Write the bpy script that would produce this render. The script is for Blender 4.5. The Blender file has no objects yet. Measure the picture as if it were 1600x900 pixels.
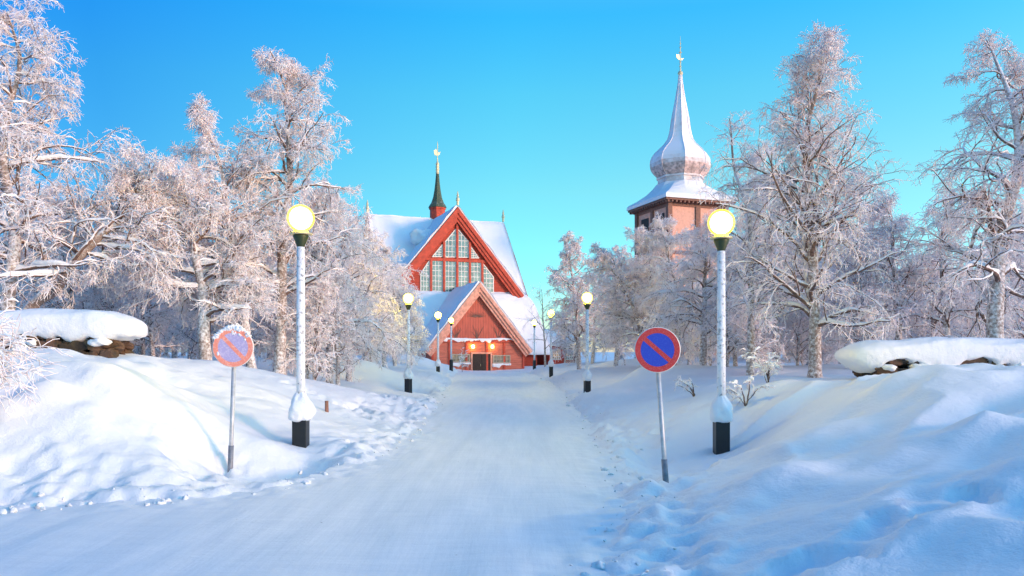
import bpy, math, random
import numpy as np
from mathutils import Vector

# ------------------------------------------------------------------ camera, light, exposure
S = bpy.context.scene
COL = S.collection
CAMZ, HOR, F = 1.75, 549.0, 1200.0          # eye height, horizon row, focal length in photo pixels

cam_d = bpy.data.cameras.new("camera")
cam = bpy.data.objects.new("camera", cam_d)
COL.objects.link(cam)
cam.location = (0, 0, CAMZ)
cam.rotation_euler = (math.radians(90), 0, 0)
cam_d.sensor_width = 36.0
cam_d.lens = 36.0 * F / 1600.0
cam_d.shift_y = (HOR - 450.0) / 1600.0
cam_d.clip_start = 0.05
cam_d.clip_end = 5000
S.camera = cam

SUN_EL = math.radians(10.0)
SUN_AZ = Vector((0.88, -0.475))              # ground direction towards the sun
sun_dir = Vector((SUN_AZ.x * math.cos(SUN_EL), SUN_AZ.y * math.cos(SUN_EL), math.sin(SUN_EL)))
sd_ = bpy.data.lights.new("sun", 'SUN')
sd_.energy = 1.25
sd_.angle = math.radians(11.0)
sd_.color = (1.0, 0.55, 0.38)
sun = bpy.data.objects.new("sun", sd_)
COL.objects.link(sun)
sun.rotation_euler = sun_dir.to_track_quat('Z', 'Y').to_euler()

world = bpy.data.worlds.new("World")
S.world = world
world.use_nodes = True
wn, wl = world.node_tree.nodes, world.node_tree.links
wn.clear()
sky = wn.new('ShaderNodeTexSky')
sky.sky_type = 'NISHITA'
sky.sun_disc = False
sky.sun_elevation = SUN_EL
sky.sun_rotation = math.atan2(sun_dir.x, sun_dir.y)
sky.air_density = 1.0
sky.dust_density = 0.3
sky.ozone_density = 2.0
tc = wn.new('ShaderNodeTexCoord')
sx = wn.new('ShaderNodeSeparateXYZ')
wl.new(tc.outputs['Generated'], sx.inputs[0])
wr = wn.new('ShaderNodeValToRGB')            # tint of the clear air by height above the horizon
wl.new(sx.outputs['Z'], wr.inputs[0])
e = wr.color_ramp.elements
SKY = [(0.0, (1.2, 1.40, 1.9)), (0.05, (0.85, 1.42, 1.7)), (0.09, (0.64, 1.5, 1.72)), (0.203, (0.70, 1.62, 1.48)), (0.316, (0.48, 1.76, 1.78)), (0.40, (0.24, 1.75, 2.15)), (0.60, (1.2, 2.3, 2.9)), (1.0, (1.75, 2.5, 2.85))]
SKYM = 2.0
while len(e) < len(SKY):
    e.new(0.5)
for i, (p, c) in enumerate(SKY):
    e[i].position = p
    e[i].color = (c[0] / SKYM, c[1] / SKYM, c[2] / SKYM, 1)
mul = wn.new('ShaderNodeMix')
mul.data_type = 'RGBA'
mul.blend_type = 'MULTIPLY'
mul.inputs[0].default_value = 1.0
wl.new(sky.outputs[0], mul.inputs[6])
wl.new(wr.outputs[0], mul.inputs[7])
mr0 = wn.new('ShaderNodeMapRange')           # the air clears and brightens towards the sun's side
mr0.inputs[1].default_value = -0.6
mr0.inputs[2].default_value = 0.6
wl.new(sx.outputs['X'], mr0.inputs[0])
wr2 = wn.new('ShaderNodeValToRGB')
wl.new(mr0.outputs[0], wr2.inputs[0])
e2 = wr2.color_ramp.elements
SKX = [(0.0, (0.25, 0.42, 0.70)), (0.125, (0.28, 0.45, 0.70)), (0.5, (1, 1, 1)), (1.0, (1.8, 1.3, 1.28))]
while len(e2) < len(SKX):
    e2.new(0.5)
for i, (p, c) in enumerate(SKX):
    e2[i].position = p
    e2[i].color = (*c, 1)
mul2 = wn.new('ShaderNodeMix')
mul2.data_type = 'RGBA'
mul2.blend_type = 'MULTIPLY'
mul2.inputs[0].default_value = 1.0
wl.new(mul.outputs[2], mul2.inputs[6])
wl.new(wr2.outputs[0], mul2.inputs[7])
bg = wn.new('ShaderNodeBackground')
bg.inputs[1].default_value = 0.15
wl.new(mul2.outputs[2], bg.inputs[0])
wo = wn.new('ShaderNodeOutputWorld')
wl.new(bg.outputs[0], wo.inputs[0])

S.view_settings.view_transform = 'Standard'
S.view_settings.look = 'None'
S.view_settings.exposure = 1.30
S.view_settings.gamma = 1.0
S.render.engine = 'CYCLES'
S.cycles.max_bounces = 8
S.cycles.diffuse_bounces = 6
S.cycles.glossy_bounces = 3
S.cycles.use_denoising = True

# ------------------------------------------------------------------ helpers
def at(px, py, Y):
    return Vector(((px - 800.0) / F * Y, Y, CAMZ + (HOR - py) / F * Y))

def tag(o, label=None, cat=None, group=None, kind=None):
    if label: o['label'] = label
    if cat: o['category'] = cat
    if group: o['group'] = group
    if kind: o['kind'] = kind
    return o

def empty(name, loc=(0, 0, 0), rz=0.0):
    o = bpy.data.objects.new(name, None)
    COL.objects.link(o)
    o.location = loc
    o.rotation_euler = (0, 0, rz)
    o.empty_display_size = 0.2
    return o

def np_mesh(name, V, Q, mats, midx=None, smooth=True):
    V = np.asarray(V, dtype=np.float32)
    Q = np.asarray(Q, dtype=np.int32)
    k = Q.shape[1]
    me = bpy.data.meshes.new(name)
    me.vertices.add(len(V))
    me.vertices.foreach_set('co', V.ravel())
    me.loops.add(Q.size)
    me.loops.foreach_set('vertex_index', Q.ravel())
    me.polygons.add(len(Q))
    me.polygons.foreach_set('loop_start', np.arange(0, Q.size, k, dtype=np.int32))
    try:
        me.polygons.foreach_set('loop_total', np.full(len(Q), k, dtype=np.int32))
    except Exception:
        pass
    for m in mats:
        me.materials.append(m)
    if midx is not None:
        me.polygons.foreach_set('material_index', np.asarray(midx, dtype=np.int32))
    me.polygons.foreach_set('use_smooth', np.full(len(Q), smooth, dtype=bool))
    me.update(calc_edges=True)
    me.validate()
    return me

def link(name, me, parent=None):
    o = bpy.data.objects.new(name, me)
    COL.objects.link(o)
    if parent is not None:
        o.parent = parent
    return o

class MB:
    """collects simple shapes into one mesh"""
    def __init__(self):
        self.v, self.f = [], []
    def add(self, vs, fs):
        n = len(self.v)
        self.v += [tuple(p) for p in vs]
        self.f += [tuple(i + n for i in f) for f in fs]
        return self
    def box(self, a, b):
        x0, y0, z0 = a; x1, y1, z1 = b
        vs = [(x0, y0, z0), (x1, y0, z0), (x1, y1, z0), (x0, y1, z0), (x0, y0, z1), (x1, y0, z1), (x1, y1, z1), (x0, y1, z1)]
        return self.add(vs, [(0, 3, 2, 1), (4, 5, 6, 7), (0, 1, 5, 4), (1, 2, 6, 5), (2, 3, 7, 6), (3, 0, 4, 7)])
    def prism(self, poly, dvec):
        """flat polygon (3-D points) pushed along dvec"""
        n = len(poly)
        d = Vector(dvec)
        vs = [Vector(p) for p in poly] + [Vector(p) + d for p in poly]
        fs = [tuple(range(n - 1, -1, -1)), tuple(range(n, 2 * n))]
        for i in range(n):
            j = (i + 1) % n
            fs.append((i, j, n + j, n + i))
        return self.add(vs, fs)
    def lathe(self, prof, n=24, off=0.0, c=(0, 0, 0), cap=True):
        vs, fs = [], []
        for (r, z) in prof:
            for i in range(n):
                a = 2 * math.pi * i / n + off
                vs.append((c[0] + r * math.cos(a), c[1] + r * math.sin(a), c[2] + z))
        m = len(prof)
        for j in range(m - 1):
            for i in range(n):
                k = (i + 1) % n
                fs.append((j * n + i, j * n + k, (j + 1) * n + k, (j + 1) * n + i))
        if cap:
            fs.append(tuple(range(n - 1, -1, -1)))
            fs.append(tuple((m - 1) * n + i for i in range(n)))
        return self.add(vs, fs)
    def tube(self, pts, rad, n=8):
        pts = [Vector(p) for p in pts]
        if not isinstance(rad, (list, tuple)):
            rad = [rad] * len(pts)
        vs, fs = [], []
        for i, p in enumerate(pts):
            t = (pts[min(i + 1, len(pts) - 1)] - pts[max(i - 1, 0)]).normalized()
            ref = Vector((0, 0, 1)) if abs(t.z) < 0.9 else Vector((1, 0, 0))
            a = t.cross(ref).normalized(); b = t.cross(a)
            for k in range(n):
                q = 2 * math.pi * k / n
                vs.append(p + (a * math.cos(q) + b * math.sin(q)) * rad[i])
        for i in range(len(pts) - 1):
            for k in range(n):
                l = (k + 1) % n
                fs.append((i * n + k, i * n + l, (i + 1) * n + l, (i + 1) * n + k))
        fs.append(tuple(range(n)))
        fs.append(tuple((len(pts) - 1) * n + k for k in range(n - 1, -1, -1)))
        return self.add(vs, fs)
    def build(self, name, mat, parent=None, smooth=False, bevel=0.0):
        me = bpy.data.meshes.new(name)
        me.from_pydata([tuple(p) for p in self.v], [], self.f)
        me.materials.append(mat)
        import bmesh
        bm = bmesh.new(); bm.from_mesh(me)
        bmesh.ops.recalc_face_normals(bm, faces=bm.faces)
        bm.to_mesh(me); bm.free()
        if smooth:
            me.polygons.foreach_set('use_smooth', [True] * len(me.polygons))
        o = link(name, me, parent)
        if bevel:
            b = o.modifiers.new('bevel', 'BEVEL'); b.width = bevel; b.segments = 2; b.limit_method = 'ANGLE'
        return o

# numpy value noise ------------------------------------------------
def _hash(ix, iy, seed):
    h = (ix.astype(np.int64) * 374761393 + iy.astype(np.int64) * 668265263 + seed * 1442695041) & 0xFFFFFFFF
    h = ((h ^ (h >> 13)) * 1274126177) & 0xFFFFFFFF
    h = h ^ (h >> 16)
    return (h & 0xFFFF) / 32767.5 - 1.0
def vnoise(x, y, seed=0):
    ix = np.floor(x).astype(np.int64); iy = np.floor(y).astype(np.int64)
    fx = x - ix; fy = y - iy
    u = fx * fx * fx * (fx * (fx * 6 - 15) + 10); v = fy * fy * fy * (fy * (fy * 6 - 15) + 10)
    a = _hash(ix, iy, seed); b = _hash(ix + 1, iy, seed); c = _hash(ix, iy + 1, seed); d = _hash(ix + 1, iy + 1, seed)
    return (a * (1 - u) + b * u) * (1 - v) + (c * (1 - u) + d * u) * v
def fbm(x, y, seed=0, oct=4):
    s = 0; a = 1.0
    for i in range(oct):
        s = s + a * vnoise(x * 2 ** i + 17.3 * i, y * 2 ** i - 9.1 * i, seed + i)
        a *= 0.5
    return s
def sstep(a, b, x):
    t = np.clip((x - a) / (b - a), 0, 1)
    return t * t * (3 - 2 * t)

# ------------------------------------------------------------------ materials
def new_mat(name):
    m = bpy.data.materials.new(name)
    m.use_nodes = True
    nt = m.node_tree
    return m, nt, nt.nodes, nt.links, nt.nodes['Principled BSDF']

def N(nodes, kind, **kw):
    n = nodes.new(kind)
    for k, v in kw.items():
        setattr(n, k, v)
    return n

def noise(nodes, links, vec, scale, detail=4, rough=0.55):
    n = nodes.new('ShaderNodeTexNoise')
    n.inputs['Scale'].default_value = scale
    n.inputs['Detail'].default_value = detail
    n.inputs['Roughness'].default_value = rough
    links.new(vec, n.inputs['Vector'])
    return n.outputs['Fac']

def ramp(nodes, links, fac, stops):
    r = nodes.new('ShaderNodeValToRGB')
    links.new(fac, r.inputs[0])
    el = r.color_ramp.elements
    while len(el) < len(stops):
        el.new(0.5)
    for i, (p, c) in enumerate(stops):
        el[i].position = p
        el[i].color = (*c, 1) if len(c) == 3 else c
    return r.outputs[0]

def mixc(nodes, links, fac, a, b):
    m = nodes.new('ShaderNodeMix'); m.data_type = 'RGBA'
    if isinstance(fac, (int, float)): m.inputs[0].default_value = fac
    else: links.new(fac, m.inputs[0])
    for i, c in ((6, a), (7, b)):
        if isinstance(c, tuple): m.inputs[i].default_value = (*c, 1)
        else: links.new(c, m.inputs[i])
    return m.outputs[2]

def math_n(nodes, links, op, a, b=None, c=None, clamp=False):
    m = nodes.new('ShaderNodeMath'); m.operation = op; m.use_clamp = clamp
    for i, x in enumerate((a, b, c)):
        if x is None: continue
        if isinstance(x, (int, float)): m.inputs[i].default_value = x
        else: links.new(x, m.inputs[i])
    return m.outputs[0]

def bump(nodes, links, h, bsdf, strength=0.3, dist=0.05):
    b = nodes.new('ShaderNodeBump')
    b.inputs['Strength'].default_value = strength
    b.inputs['Distance'].default_value = dist
    links.new(h, b.inputs['Height'])
    links.new(b.outputs[0], bsdf.inputs['Normal'])
    return b

def objco(nodes):
    return nodes.new('ShaderNodeTexCoord').outputs['Object']

def simple(name, col, rough=0.6, metal=0.0, nscale=None, namt=0.15, bstr=0.0, bscale=40):
    m, nt, nd, lk, b = new_mat(name)
    b.inputs['Roughness'].default_value = rough
    b.inputs['Metallic'].default_value = metal
    oc = objco(nd)
    if nscale:
        f = noise(nd, lk, oc, nscale, 6)
        lo = tuple(max(0, c * (1 - namt)) for c in col); hi = tuple(min(1, c * (1 + namt)) for c in col)
        lk.new(ramp(nd, lk, f, [(0.3, lo), (0.7, hi)]), b.inputs['Base Color'])
    else:
        b.inputs['Base Color'].default_value = (*col, 1)
    if bstr:
        bump(nd, lk, noise(nd, lk, oc, bscale, 5), b, bstr, 0.02)
    return m

def snow_mat(name='snow', fine=55.0, strength=0.35, col=(0.86, 0.86, 0.87)):
    m, nt, nd, lk, b = new_mat(name)
    oc = objco(nd)
    n1 = noise(nd, lk, oc, fine, 3, 0.6)
    n2 = noise(nd, lk, oc, 7.0, 4, 0.6)
    n3 = noise(nd, lk, oc, 1.3, 3)
    h = math_n(nd, lk, 'ADD', math_n(nd, lk, 'MULTIPLY', n1, 0.012), math_n(nd, lk, 'MULTIPLY', n2, 0.05))
    bp = bump(nd, lk, h, b, 1.0, 1.0)
    bp.inputs['Strength'].default_value = strength
    lk.new(ramp(nd, lk, n3, [(0.3, tuple(c * 0.97 for c in col)), (0.7, col)]), b.inputs['Base Color'])
    b.inputs['Roughness'].default_value = 0.75
    b.inputs['Specular IOR Level'].default_value = 0.25
    return m

M = {}
M['snow'] = snow_mat('snow', 55.0, 0.45, (0.80, 0.81, 0.82))
M['cap_snow'] = snow_mat('cap_snow', 30.0, 0.5)

def road_mat():
    m, nt, nd, lk, b = new_mat('packed_snow_road')
    oc = objco(nd)
    mp = nd.new('ShaderNodeMapping'); lk.new(oc, mp.inputs[0])
    mp.inputs['Scale'].default_value = (2.6, 0.22, 1)
    mp.inputs['Rotation'].default_value = (0, 0, math.radians(3))
    st = noise(nd, lk, mp.outputs[0], 2.2, 6, 0.65)
    mp2 = nd.new('ShaderNodeMapping'); lk.new(oc, mp2.inputs[0])
    mp2.inputs['Scale'].default_value = (0.35, 2.0, 1)
    mp2.inputs['Rotation'].default_value = (0, 0, math.radians(24))
    st2 = noise(nd, lk, mp2.outputs[0], 3.0, 5, 0.65)
    fn = noise(nd, lk, oc, 26, 6, 0.7)
    c = ramp(nd, lk, st, [(0.32, (0.69, 0.72, 0.75)), (0.66, (0.82, 0.83, 0.84))])
    c2 = mixc(nd, lk, 0.35, c, ramp(nd, lk, st2, [(0.35, (0.70, 0.73, 0.76)), (0.65, (0.83, 0.84, 0.85))]))
    ra = nd.new('ShaderNodeAttribute'); ra.attribute_name = 'rut'      # packed, dirtier snow in the wheel tracks
    c2 = mixc(nd, lk, math_n(nd, lk, 'MULTIPLY', ra.outputs['Fac'], 0.5), c2, (0.66, 0.69, 0.73))
    vo = nd.new('ShaderNodeTexVoronoi'); vo.inputs['Scale'].default_value = 2.6
    lk.new(oc, vo.inputs['Vector'])
    spk = ramp(nd, lk, vo.outputs['Distance'], [(0.0, (1, 1, 1)), (0.022, (1, 1, 1)), (0.034, (0, 0, 0))])
    lk.new(mixc(nd, lk, math_n(nd, lk, 'MULTIPLY', spk, 0.85), c2, (0.12, 0.09, 0.07)), b.inputs['Base Color'])
    h = math_n(nd, lk, 'ADD', math_n(nd, lk, 'MULTIPLY', st, 0.02), math_n(nd, lk, 'MULTIPLY', fn, 0.008))
    h = math_n(nd, lk, 'ADD', h, math_n(nd, lk, 'MULTIPLY', st2, 0.02))
    bump(nd, lk, h, b, 0.38, 1.0)
    b.inputs['Roughness'].default_value = 0.6
    return m
M['road'] = road_mat()

def frosted(name, dark, frost, lo, hi, nscale=9.0, rough=0.8, namp=0.9, frost_lo=0.8):
    """snow or rime lies on what faces up, bare stuff shows below; broken up by noise"""
    m, nt, nd, lk, b = new_mat(name)
    g = nd.new('ShaderNodeNewGeometry')
    sp = nd.new('ShaderNodeSeparateXYZ'); lk.new(g.outputs['Normal'], sp.inputs[0])
    oc = objco(nd)
    n = noise(nd, lk, oc, nscale, 4, 0.6)
    f = math_n(nd, lk, 'ADD', sp.outputs['Z'], math_n(nd, lk, 'MULTIPLY', math_n(nd, lk, 'SUBTRACT', n, 0.5), namp * 2))
    mr = nd.new('ShaderNodeMapRange'); mr.interpolation_type = 'SMOOTHSTEP'
    lk.new(f, mr.inputs[0]); mr.inputs[1].default_value = lo; mr.inputs[2].default_value = hi
    n2 = noise(nd, lk, oc, nscale * 2.7, 3)
    dk = ramp(nd, lk, n2, [(0.35, tuple(c * 0.6 for c in dark)), (0.65, tuple(min(1, c * 1.4) for c in dark))])
    lk.new(mixc(nd, lk, mr.outputs[0], dk, frost), b.inputs['Base Color'])
    b.inputs['Roughness'].default_value = rough
    b.inputs['Specular IOR Level'].default_value = 0.2
    return m
M['bark'] = frosted('frosted_bark', (0.27, 0.21, 0.185), (0.84, 0.82, 0.83), -0.30, 0.55, 15.0, namp=1.1)
M['branch'] = frosted('frosted_branch', (0.17, 0.11, 0.09), (0.92, 0.88, 0.88), -0.12, 0.25, 6.0, namp=0.8)
M['twig'] = frosted('rime_twig', (0.50, 0.31, 0.27), (0.97, 0.90, 0.89), -1.25, 0.05, 3.0, namp=1.1)

def red_wood(name, col, horizontal=True, pitch=0.22):
    m, nt, nd, lk, b = new_mat(name)
    oc = objco(nd)
    sp = nd.new('ShaderNodeSeparateXYZ'); lk.new(oc, sp.inputs[0])
    v = sp.outputs['Z'] if horizontal else sp.outputs['X']
    fr = math_n(nd, lk, 'FRACT', math_n(nd, lk, 'DIVIDE', v, pitch))
    edge = math_n(nd, lk, 'LESS_THAN', fr, 0.13)
    mp = nd.new('ShaderNodeMapping'); lk.new(oc, mp.inputs[0])
    mp.inputs['Scale'].default_value = (0.7, 0.7, 5) if horizontal else (5, 5, 0.6)
    n = noise(nd, lk, mp.outputs[0], 1.4, 6, 0.65)
    c = ramp(nd, lk, n, [(0.25, tuple(x * 0.72 for x in col)), (0.5, col), (0.8, tuple(min(1, x * 1.35) for x in col))])
    c2 = mixc(nd, lk, math_n(nd, lk, 'MULTIPLY', edge, 0.55), c, tuple(x * 0.35 for x in col))
    lk.new(c2, b.inputs['Base Color'])
    bump(nd, lk, math_n(nd, lk, 'SUBTRACT', math_n(nd, lk, 'MULTIPLY', fr, 0.03), math_n(nd, lk, 'MULTIPLY', edge, 0.03)), b, 0.7, 1.0)
    b.inputs['Roughness'].default_value = 0.75
    return m
M['red_wall'] = red_wood('red_boards', (0.46, 0.058, 0.028))
M['red_panel'] = red_wood('red_vertical_boards', (0.58, 0.125, 0.075), False, 0.3)
M['porch_wall'] = red_wood('weathered_red_boards', (0.62, 0.17, 0.105))
M['red_trim'] = simple('red_trim', (0.50, 0.066, 0.032), 0.7, nscale=2.0, namt=0.25, bstr=0.2)
M['red_pale'] = simple('red_weathered_trim', (0.72, 0.33, 0.23), 0.75, nscale=3.0, namt=0.3, bstr=0.3)
M['dark_wood'] = simple('dark_wood', (0.035, 0.018, 0.012), 0.7, nscale=6, namt=0.4)
M['white_paint'] = simple('white_paint', (0.75, 0.73, 0.68), 0.5)
M['cream_paint'] = simple('cream_paint', (0.42, 0.36, 0.27), 0.6)
M['gold'] = simple('gilt', (0.78, 0.64, 0.38), 0.4, 0.4)
M['copper'] = frosted('green_copper', (0.085, 0.11, 0.07), (0.8, 0.8, 0.82), 0.55, 0.9, 6.0, 0.55, 0.5)
M['sunlit_panel'] = simple('sunlit_salmon_boards', (0.72, 0.37, 0.27), 0.7, nscale=4, namt=0.15, bstr=0.2)  # red ochre boards, with the sun's salmon glow put into the colour
M['brown_trim'] = simple('brown_timber', (0.22, 0.10, 0.07), 0.7, nscale=4, namt=0.3)
M['dome'] = frosted('snowed_shingles', (0.58, 0.43, 0.39), (0.90, 0.88, 0.89), -0.28, 0.22, 0.9, 0.8, 0.34)
def add_courses(m, pitch):
    nd, lk = m.node_tree.nodes, m.node_tree.links
    b = nd['Principled BSDF']
    oc = objco(nd)
    sp = nd.new('ShaderNodeSeparateXYZ'); lk.new(oc, sp.inputs[0])
    fr = math_n(nd, lk, 'FRACT', math_n(nd, lk, 'DIVIDE', sp.outputs['Z'], pitch))
    bump(nd, lk, math_n(nd, lk, 'MULTIPLY', fr, 0.05), b, 0.5, 1.0)
add_courses(M['dome'], 0.38)

def glass_mat(name, col, metal=0.75):
    m, nt, nd, lk, b = new_mat(name)
    oc = objco(nd)
    n = noise(nd, lk, oc, 1.1, 3)
    lk.new(ramp(nd, lk, n, [(0.3, tuple(c * 0.55 for c in col)), (0.7, col)]), b.inputs['Base Color'])
    b.inputs['Metallic'].default_value = metal
    b.inputs['Roughness'].default_value = 0.12
    bump(nd, lk, noise(nd, lk, oc, 2.5, 2), b, 0.03, 0.2)
    return m
M['pane'] = glass_mat('window_glass', (0.26, 0.24, 0.24))
M['pane_dark'] = glass_mat('dim_window_glass', (0.45, 0.40, 0.28), 0.5)

def emit(name, col, strength):
    m, nt, nd, lk, b = new_mat(name)
    b.inputs['Base Color'].default_value = (0.9, 0.88, 0.8, 1)
    b.inputs['Emission Color'].default_value = (*col, 1)
    b.inputs['Emission Strength'].default_value = strength
    return m
M['bulb'] = emit('lit_bulb', (1.0, 0.74, 0.012), 175.0)
def globe_mat():
    m, nt, nd, lk, b = new_mat('yellow_globe_glass')
    t = nd.new('ShaderNodeBsdfTransparent')
    em = nd.new('ShaderNodeEmission'); em.inputs[0].default_value = (1.0, 0.70, 0.05, 1); em.inputs[1].default_value = 1.25
    mx = nd.new('ShaderNodeMixShader'); mx.inputs[0].default_value = 0.42
    lk.new(t.outputs[0], mx.inputs[1]); lk.new(em.outputs[0], mx.inputs[2])
    lk.new(mx.outputs[0], nd['Material Output'].inputs['Surface'])
    return m
M['lamp'] = globe_mat()
M['wall_lamp'] = emit('lit_wall_lamp', (1.0, 0.55, 0.08), 14.0)
M['black'] = simple('black_enamel', (0.012, 0.012, 0.014), 0.45, nscale=5, namt=0.3)
M['collar'] = simple('green_enamel', (0.035, 0.05, 0.02), 0.4, 0.2)
M['brass'] = simple('pale_ring', (0.62, 0.52, 0.30), 0.4, 0.4)

def speckled(name, base, fleck, scale, thr, rough=0.6, metal=0.0, bstr=0.4):
    m, nt, nd, lk, b = new_mat(name)
    oc = objco(nd)
    n = noise(nd, lk, oc, scale, 5, 0.7)
    lk.new(ramp(nd, lk, n, [(thr - 0.04, base), (thr + 0.04, fleck)]), b.inputs['Base Color'])
    b.inputs['Roughness'].default_value = rough
    b.inputs['Metallic'].default_value = metal
    if bstr: bump(nd, lk, n, b, bstr, 0.03)
    return m
M['frost_pole'] = speckled('rimed_lamp_pole', (0.34, 0.35, 0.36), (0.86, 0.86, 0.87), 14.0, 0.42, bstr=1.0)
M['steel'] = simple('galvanised_steel', (0.50, 0.50, 0.51), 0.5, 0.35, nscale=12, namt=0.2, bstr=0.1)
M['steel_dark'] = simple('worn_steel', (0.22, 0.23, 0.26), 0.55, 0.3, nscale=12, namt=0.3)
M['sign_red'] = speckled('sign_red', (0.50, 0.028, 0.03), (0.56, 0.10, 0.09), 60, 0.55, bstr=0.05)
M['sign_blue'] = speckled('sign_blue', (0.014, 0.05, 0.46), (0.03, 0.09, 0.50), 60, 0.58, bstr=0.05)
M['sign_red_f'] = speckled('rimed_sign_red', (0.86, 0.27, 0.18), (0.88, 0.42, 0.33), 30, 0.55, bstr=0.2)
M['sign_blue_f'] = speckled('rimed_sign_blue', (0.43, 0.37, 0.60), (0.56, 0.48, 0.65), 30, 0.54, bstr=0.2)
M['sign_rim'] = simple('sign_rim', (0.72, 0.70, 0.66), 0.5, 0.1)
def rock_mat():
    m, nt, nd, lk, b = new_mat('wall_stone')
    oc = objco(nd)
    n = noise(nd, lk, oc, 1.6, 3); n2 = noise(nd, lk, oc, 14, 6, 0.7)
    c = ramp(nd, lk, n, [(0.32, (0.025, 0.018, 0.014)), (0.45, (0.09, 0.06, 0.03)), (0.58, (0.16, 0.085, 0.055)), (0.72, (0.09, 0.085, 0.08))])
    lk.new(mixc(nd, lk, math_n(nd, lk, 'MULTIPLY', n2, 0.4), c, (0.02, 0.015, 0.012)), b.inputs['Base Color'])
    bump(nd, lk, n2, b, 0.8, 0.05)
    b.inputs['Roughness'].default_value = 0.9
    return m
M['stone'] = rock_mat()

# ------------------------------------------------------------------ the ground
ROAD = [(-60, 6.6), (-14, 7.75), (-8, 8.05), (-5.4, 8.4), (-3.8, 8.9), (-2.95, 9.6), (-2.5, 10.6), (-2.15, 12.6), (-2.0, 15.0), (-1.98, 17.4), (-2.2, 23),
        (-2.6, 29.6), (-3.2, 41), (-3.8, 51), (-4.7, 68), (-5.6, 83), (-0.6, 83), (0.9, 68), (1.9, 51), (2.1, 41), (1.9, 30), (1.8, 23), (1.55, 14), (1.35, 11),
        (1.2, 9.8), (1.05, 8.4), (0.78, 7.2), (0.45, 6), (0.55, 4.2), (0.9, 2.4), (2.0, 0.2), (4.5, -3), (12, -5.5), (60, -8), (60, -16), (-60, -16)]
RP = np.array(ROAD, dtype=float)

def road_sd(x, y):
    """signed distance to the road's edge, negative on the road"""
    x = np.asarray(x, float); y = np.asarray(y, float)
    d2 = np.full(x.shape, 1e9); inside = np.zeros(x.shape, bool)
    n = len(RP)
    for i in range(n):
        ax, ay = RP[i]; bx, by = RP[(i + 1) % n]
        ex, ey = bx - ax, by - ay
        t = np.clip(((x - ax) * ex + (y - ay) * ey) / (ex * ex + ey * ey), 0, 1)
        dx = x - (ax + t * ex); dy = y - (ay + t * ey)
        d2 = np.minimum(d2, dx * dx + dy * dy)
        cond = ((ay > y) != (by > y))
        xi = ax + (y - ay) / (ey if abs(ey) > 1e-9 else 1e-9) * ex
        inside ^= cond & (x < xi)
    d = np.sqrt(d2)
    return np.where(inside, -d, d)

CP = [  # left bank
    (-4.28, 11.67, 0.0), (-3.6, 13.08, 0.0), (-3.9, 13.6, 0.18), (-6.5, 11.6, 1.50), (-7.3, 11, 1.15), (-5.9, 12.0, 1.36), (-4.95, 11.9, 0.70), (-4.8, 10.5, 0.38), (-5.7, 9.8, 0.52),
    (-6.3, 9.3, 0.42), (-5.7, 8.5, 0.12), (-9, 9.6, 0.8), (-9.5, 11.5, 1.4), (-12, 10, 1.2), (-16, 10, 1.4), (-14, 8.4, 0.3),
    (-6.25, 14.6, 1.10), (-7.6, 15.6, 1.66), (-5.7, 19, 1.20), (-5.0, 15, 0.80), (-4.4, 22, 0.62), (-4.1, 16.5, 0.35), (-3.3, 20, 0.2), (-3.0, 14, 0.08),
    (-10, 15.6, 1.80), (-12.5, 15.6, 1.85), (-14, 20, 1.6), (-9, 20, 1.45), (-6.9, 36, 1.34), (-4.7, 38, 0.42), (-4.44, 32.9, 0.0), (-6, 30, 0.48), (-4.6, 27, 0.25), (-5.0, 51.6, 0.0), (-6.5, 50, 0.7), (-5.4, 66, 0.0),
    (-9.3, 72, 1.7), (-7.5, 71, 0.8), (-12, 60, 1.2), (-20, 40, 1.2), (-12, 30, 1.25), (-30, 25, 1.5), (-30, 70, 1.2), (-14, 85, 0.9), (-20, 100, 0.6),
    # right bank
    (2.04, 10.2, 0.02), (3.61, 13.26, -0.03), (3.1, 31.8, 0.0), (2.6, 49.5, 0.0), (2.0, 70, 0.0), (5.2, 15.5, 0.92), (6.25, 15, 1.06), (7.0, 15.2, 1.12), (10, 15.2, 1.2), (14, 15.6, 1.3),
    (6.5, 11.5, 1.48), (7.3, 11, 1.36), (6.0, 12, 1.32), (5.0, 12, 0.98), (4.0, 11.5, 0.5), (3.2, 11.5, 0.06), (3.5, 17, 0.42), (3.7, 28, 0.5), (4.8, 28, 1.12), (3.2, 22, 0.25), (5.5, 21, 0.95),
    (4.2, 60, 0.85), (6.7, 50, 1.2), (5.5, 40, 0.95), (3.0, 9, 0.30), (4.75, 9.5, 0.72), (6.3, 9.5, 0.98), (4.67, 7, 0.58), (3.15, 6.3, 0.43), (2.3, 7, 0.28), (1.4, 7.8, 0.1), (2.9, 4.4, 0.44), (2.1, 5, 0.28), (1.4, 5.5, 0.12),
    (9, 8, 1.25), (12, 12, 1.6), (6, 3, 0.8), (10, 2, 1.1), (20, 5, 1.3), (9, 22, 1.1), (15, 22, 1.2), (20, 40, 1.1), (12, 70, 1.0), (30, 25, 1.3), (30, 70, 1.0), (9, 88, 0.9), (3, 79, -0.05), (20, 100, 0.8),
    (-3.5, 82, -0.25), (-8, 84, 0.3), (2, 86, 0.1), (-10, 101, -0.2), (0, 120, 0.3), (-40, 120, 0.8), (40, 120, 0.8), (0, 200, 0.5), (-80, 60, 1.2), (80, 60, 1.2), (-60, 5, 1.2), (60, 3, 1.2), (-100, 200, 0.6), (100, 200, 0.6)]
CP = np.array(CP, dtype=float)
def _k(r2):
    return np.sqrt(r2 + 0.25)          # multiquadric: smooth, no overshoot far out
_A = -_k(((CP[:, None, :2] - CP[None, :, :2]) ** 2).sum(-1))
_n = len(CP)
_P = np.concatenate([np.ones((_n, 1))], 1)
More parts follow.
